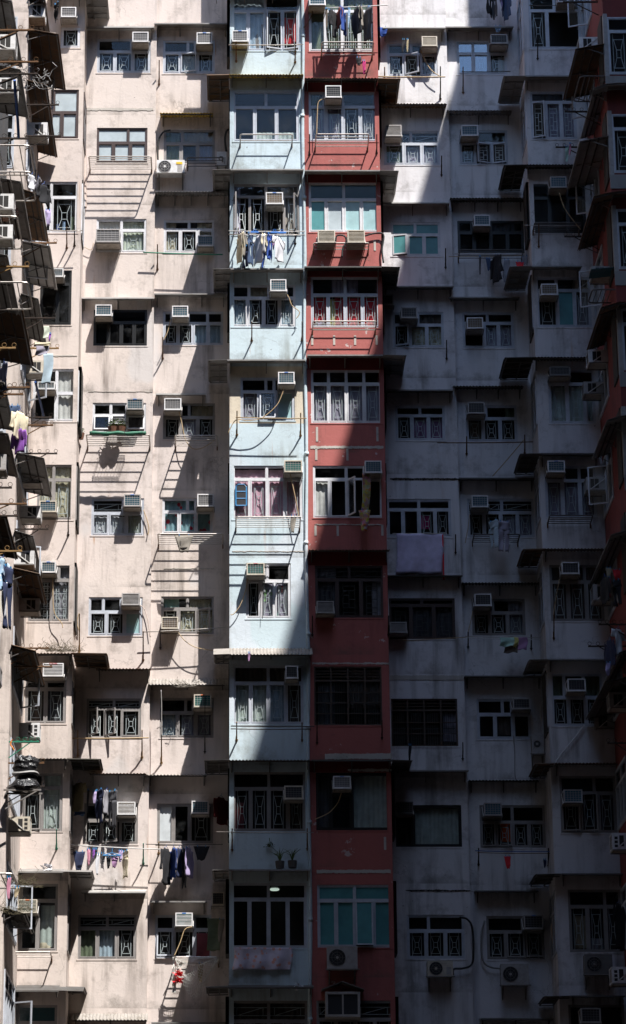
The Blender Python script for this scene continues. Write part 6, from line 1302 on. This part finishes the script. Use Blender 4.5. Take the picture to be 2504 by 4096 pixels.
# strips of bare mortar where ledges were cut off
def strip(b, t, x0, x1, y, Y, h, mat, seed):
    a = onY(*T(t, x0, y), Y); c = onY(*T(t, x1, y), Y); q = random.Random(seed); n = int((c[0] - a[0]) / .018); w_ = [0.0]
    for _ in range(n): w_.append(.8 * w_[-1] + q.uniform(-.007, .007))
    m = M(); L = c[0] - a[0]
    top = [(L * k / n, -.012, h / 2 + w_[k]) for k in range(n + 1)]; bot = [(L * k / n, -.012, -h / 2 - w_[n - k] + q.uniform(-.008, .008)) for k in range(n + 1)]
    m.sheet([top, bot], .012, mat, (0, .0125, 0)); m.build('mortar_strip', b, a)
for b, t, x0, x1, y, Y, h, mt in ((pink_b, 0, 590, 1075, 766, -.2, .07, 'mortar'), (pink_b, 6, 620, 1070, 362, -.2, .02, 'mortar'), (red_b, 7, 738, 1250, 752, BAY, .07, 'mortar'), (red_b, 16, 782, 1300, 158, BAY, .09, 'mortar'), (red_b, 10, 750, 1290, 1075, BAY, .05, 'mortar'), (red_b, 13, 840, 1308, 535, BAY, .14, 'mortar'),
    (red_b, 10, 768, 1250, 103, BAY, .03, 'mortar'), (red_b, 13, 1000, 1308, 632, BAY, .06, 'mortar'), (white_b, 8, -140, 338, 970, -.2, .05, 'rust_black'), (white_b, 11, -140, 375, 1170, -.2, .12, 'mortar'), (white_b, 17, -30, 420, 290, -.2, .03, 'rust_black'), (pink_b, 9, 1150, 1500, 410, 0, .03, 'mortar'), (pink_b, 6, 350, 540, 110, BAY, .025, 'mortar'), (pink_b, 12, 1060, 1500, 1340 if 0 else 20, 0, .03, 'mortar'), (blue_b, 10, 190, 700, 290, BAY, .02, 'mortar')):
    strip(b, t, x0, x1, y, Y, h, mt, int(x0 + y))
for t, x, y0, y1 in ((7, 785, 610, 712), (7, 1208, 610, 710), (7, 998, 762, 845), (7, 780, 760, 842), (4, 752, 1160, 1226), (4, 905, 1160, 1226), (4, 1052, 1160, 1226), (4, 1203, 1160, 1226), (10, 775, 110, 180), (10, 930, 110, 182), (10, 1243, 105, 180), (4, 1190, 490, 565), (13, 1262, 1100, 1190)):
    a = onY(*T(t, x, y1), BAY); b = onY(*T(t, x, y0), BAY); m = M(); m.box(-.03, .03, -.012, .0, 0, b[2] - a[2], 'mortar'); m.build('mortar_patch', red_b, a)
# ------------------------------------------------------------------ light, sky, camera
w = bpy.data.worlds.new('World'); S.world = w; w.use_nodes = True; nt = w.node_tree; bgn = nt.nodes['Background']
sky = nt.nodes.new('ShaderNodeTexSky'); sky.sky_type = 'NISHITA'; sky.sun_disc = False
sv = (SX, -1.0, SZ); n_ = sqrt(sum(c * c for c in sv)); el = math.asin(SZ / n_); az = atan2(sv[0], sv[1])
sky.sun_elevation = el; sky.sun_rotation = az; sky.ozone_density = 2.6; sky.dust_density = .4; sky.air_density = 1.2
nt.links.new(sky.outputs[0], bgn.inputs[0]); bgn.inputs[1].default_value = .15
sl = bpy.data.lights.new('sun', 'SUN'); sl.energy = 4.1; sl.angle = radians(.53); sl.color = (1, .965, .92); so = bpy.data.objects.new('sun', sl); COL.objects.link(so)
from mathutils import Vector
so.rotation_euler = Vector(sv).to_track_quat('Z', 'Y').to_euler(); so.location = (20, -30, 80)
cd = bpy.data.cameras.new('camera'); cam = bpy.data.objects.new('camera', cd); COL.objects.link(cam); S.camera = cam
cam.location = CAM; cam.rotation_euler = (pi / 2 + PT, 0, 0); cd.sensor_fit = 'VERTICAL'; cd.sensor_height = 24; cd.lens = 24 * F / 4096; cd.shift_x = (1252 - CX) / 4096; cd.clip_end = 2000; cd.clip_start = .5
S.render.resolution_x, S.render.resolution_y = 626, 1024
S.view_settings.view_transform = 'Standard'; S.view_settings.look = 'None'; S.view_settings.exposure = 1.10; S.view_settings.gamma = 1
S.cycles.use_denoising = True; S.cycles.max_bounces = 8; S.cycles.diffuse_bounces = 5; S.cycles.transparent_max_bounces = 12; S.cycles.caustics_reflective = False; S.cycles.caustics_refractive = False
print('objects', len(bpy.data.objects))
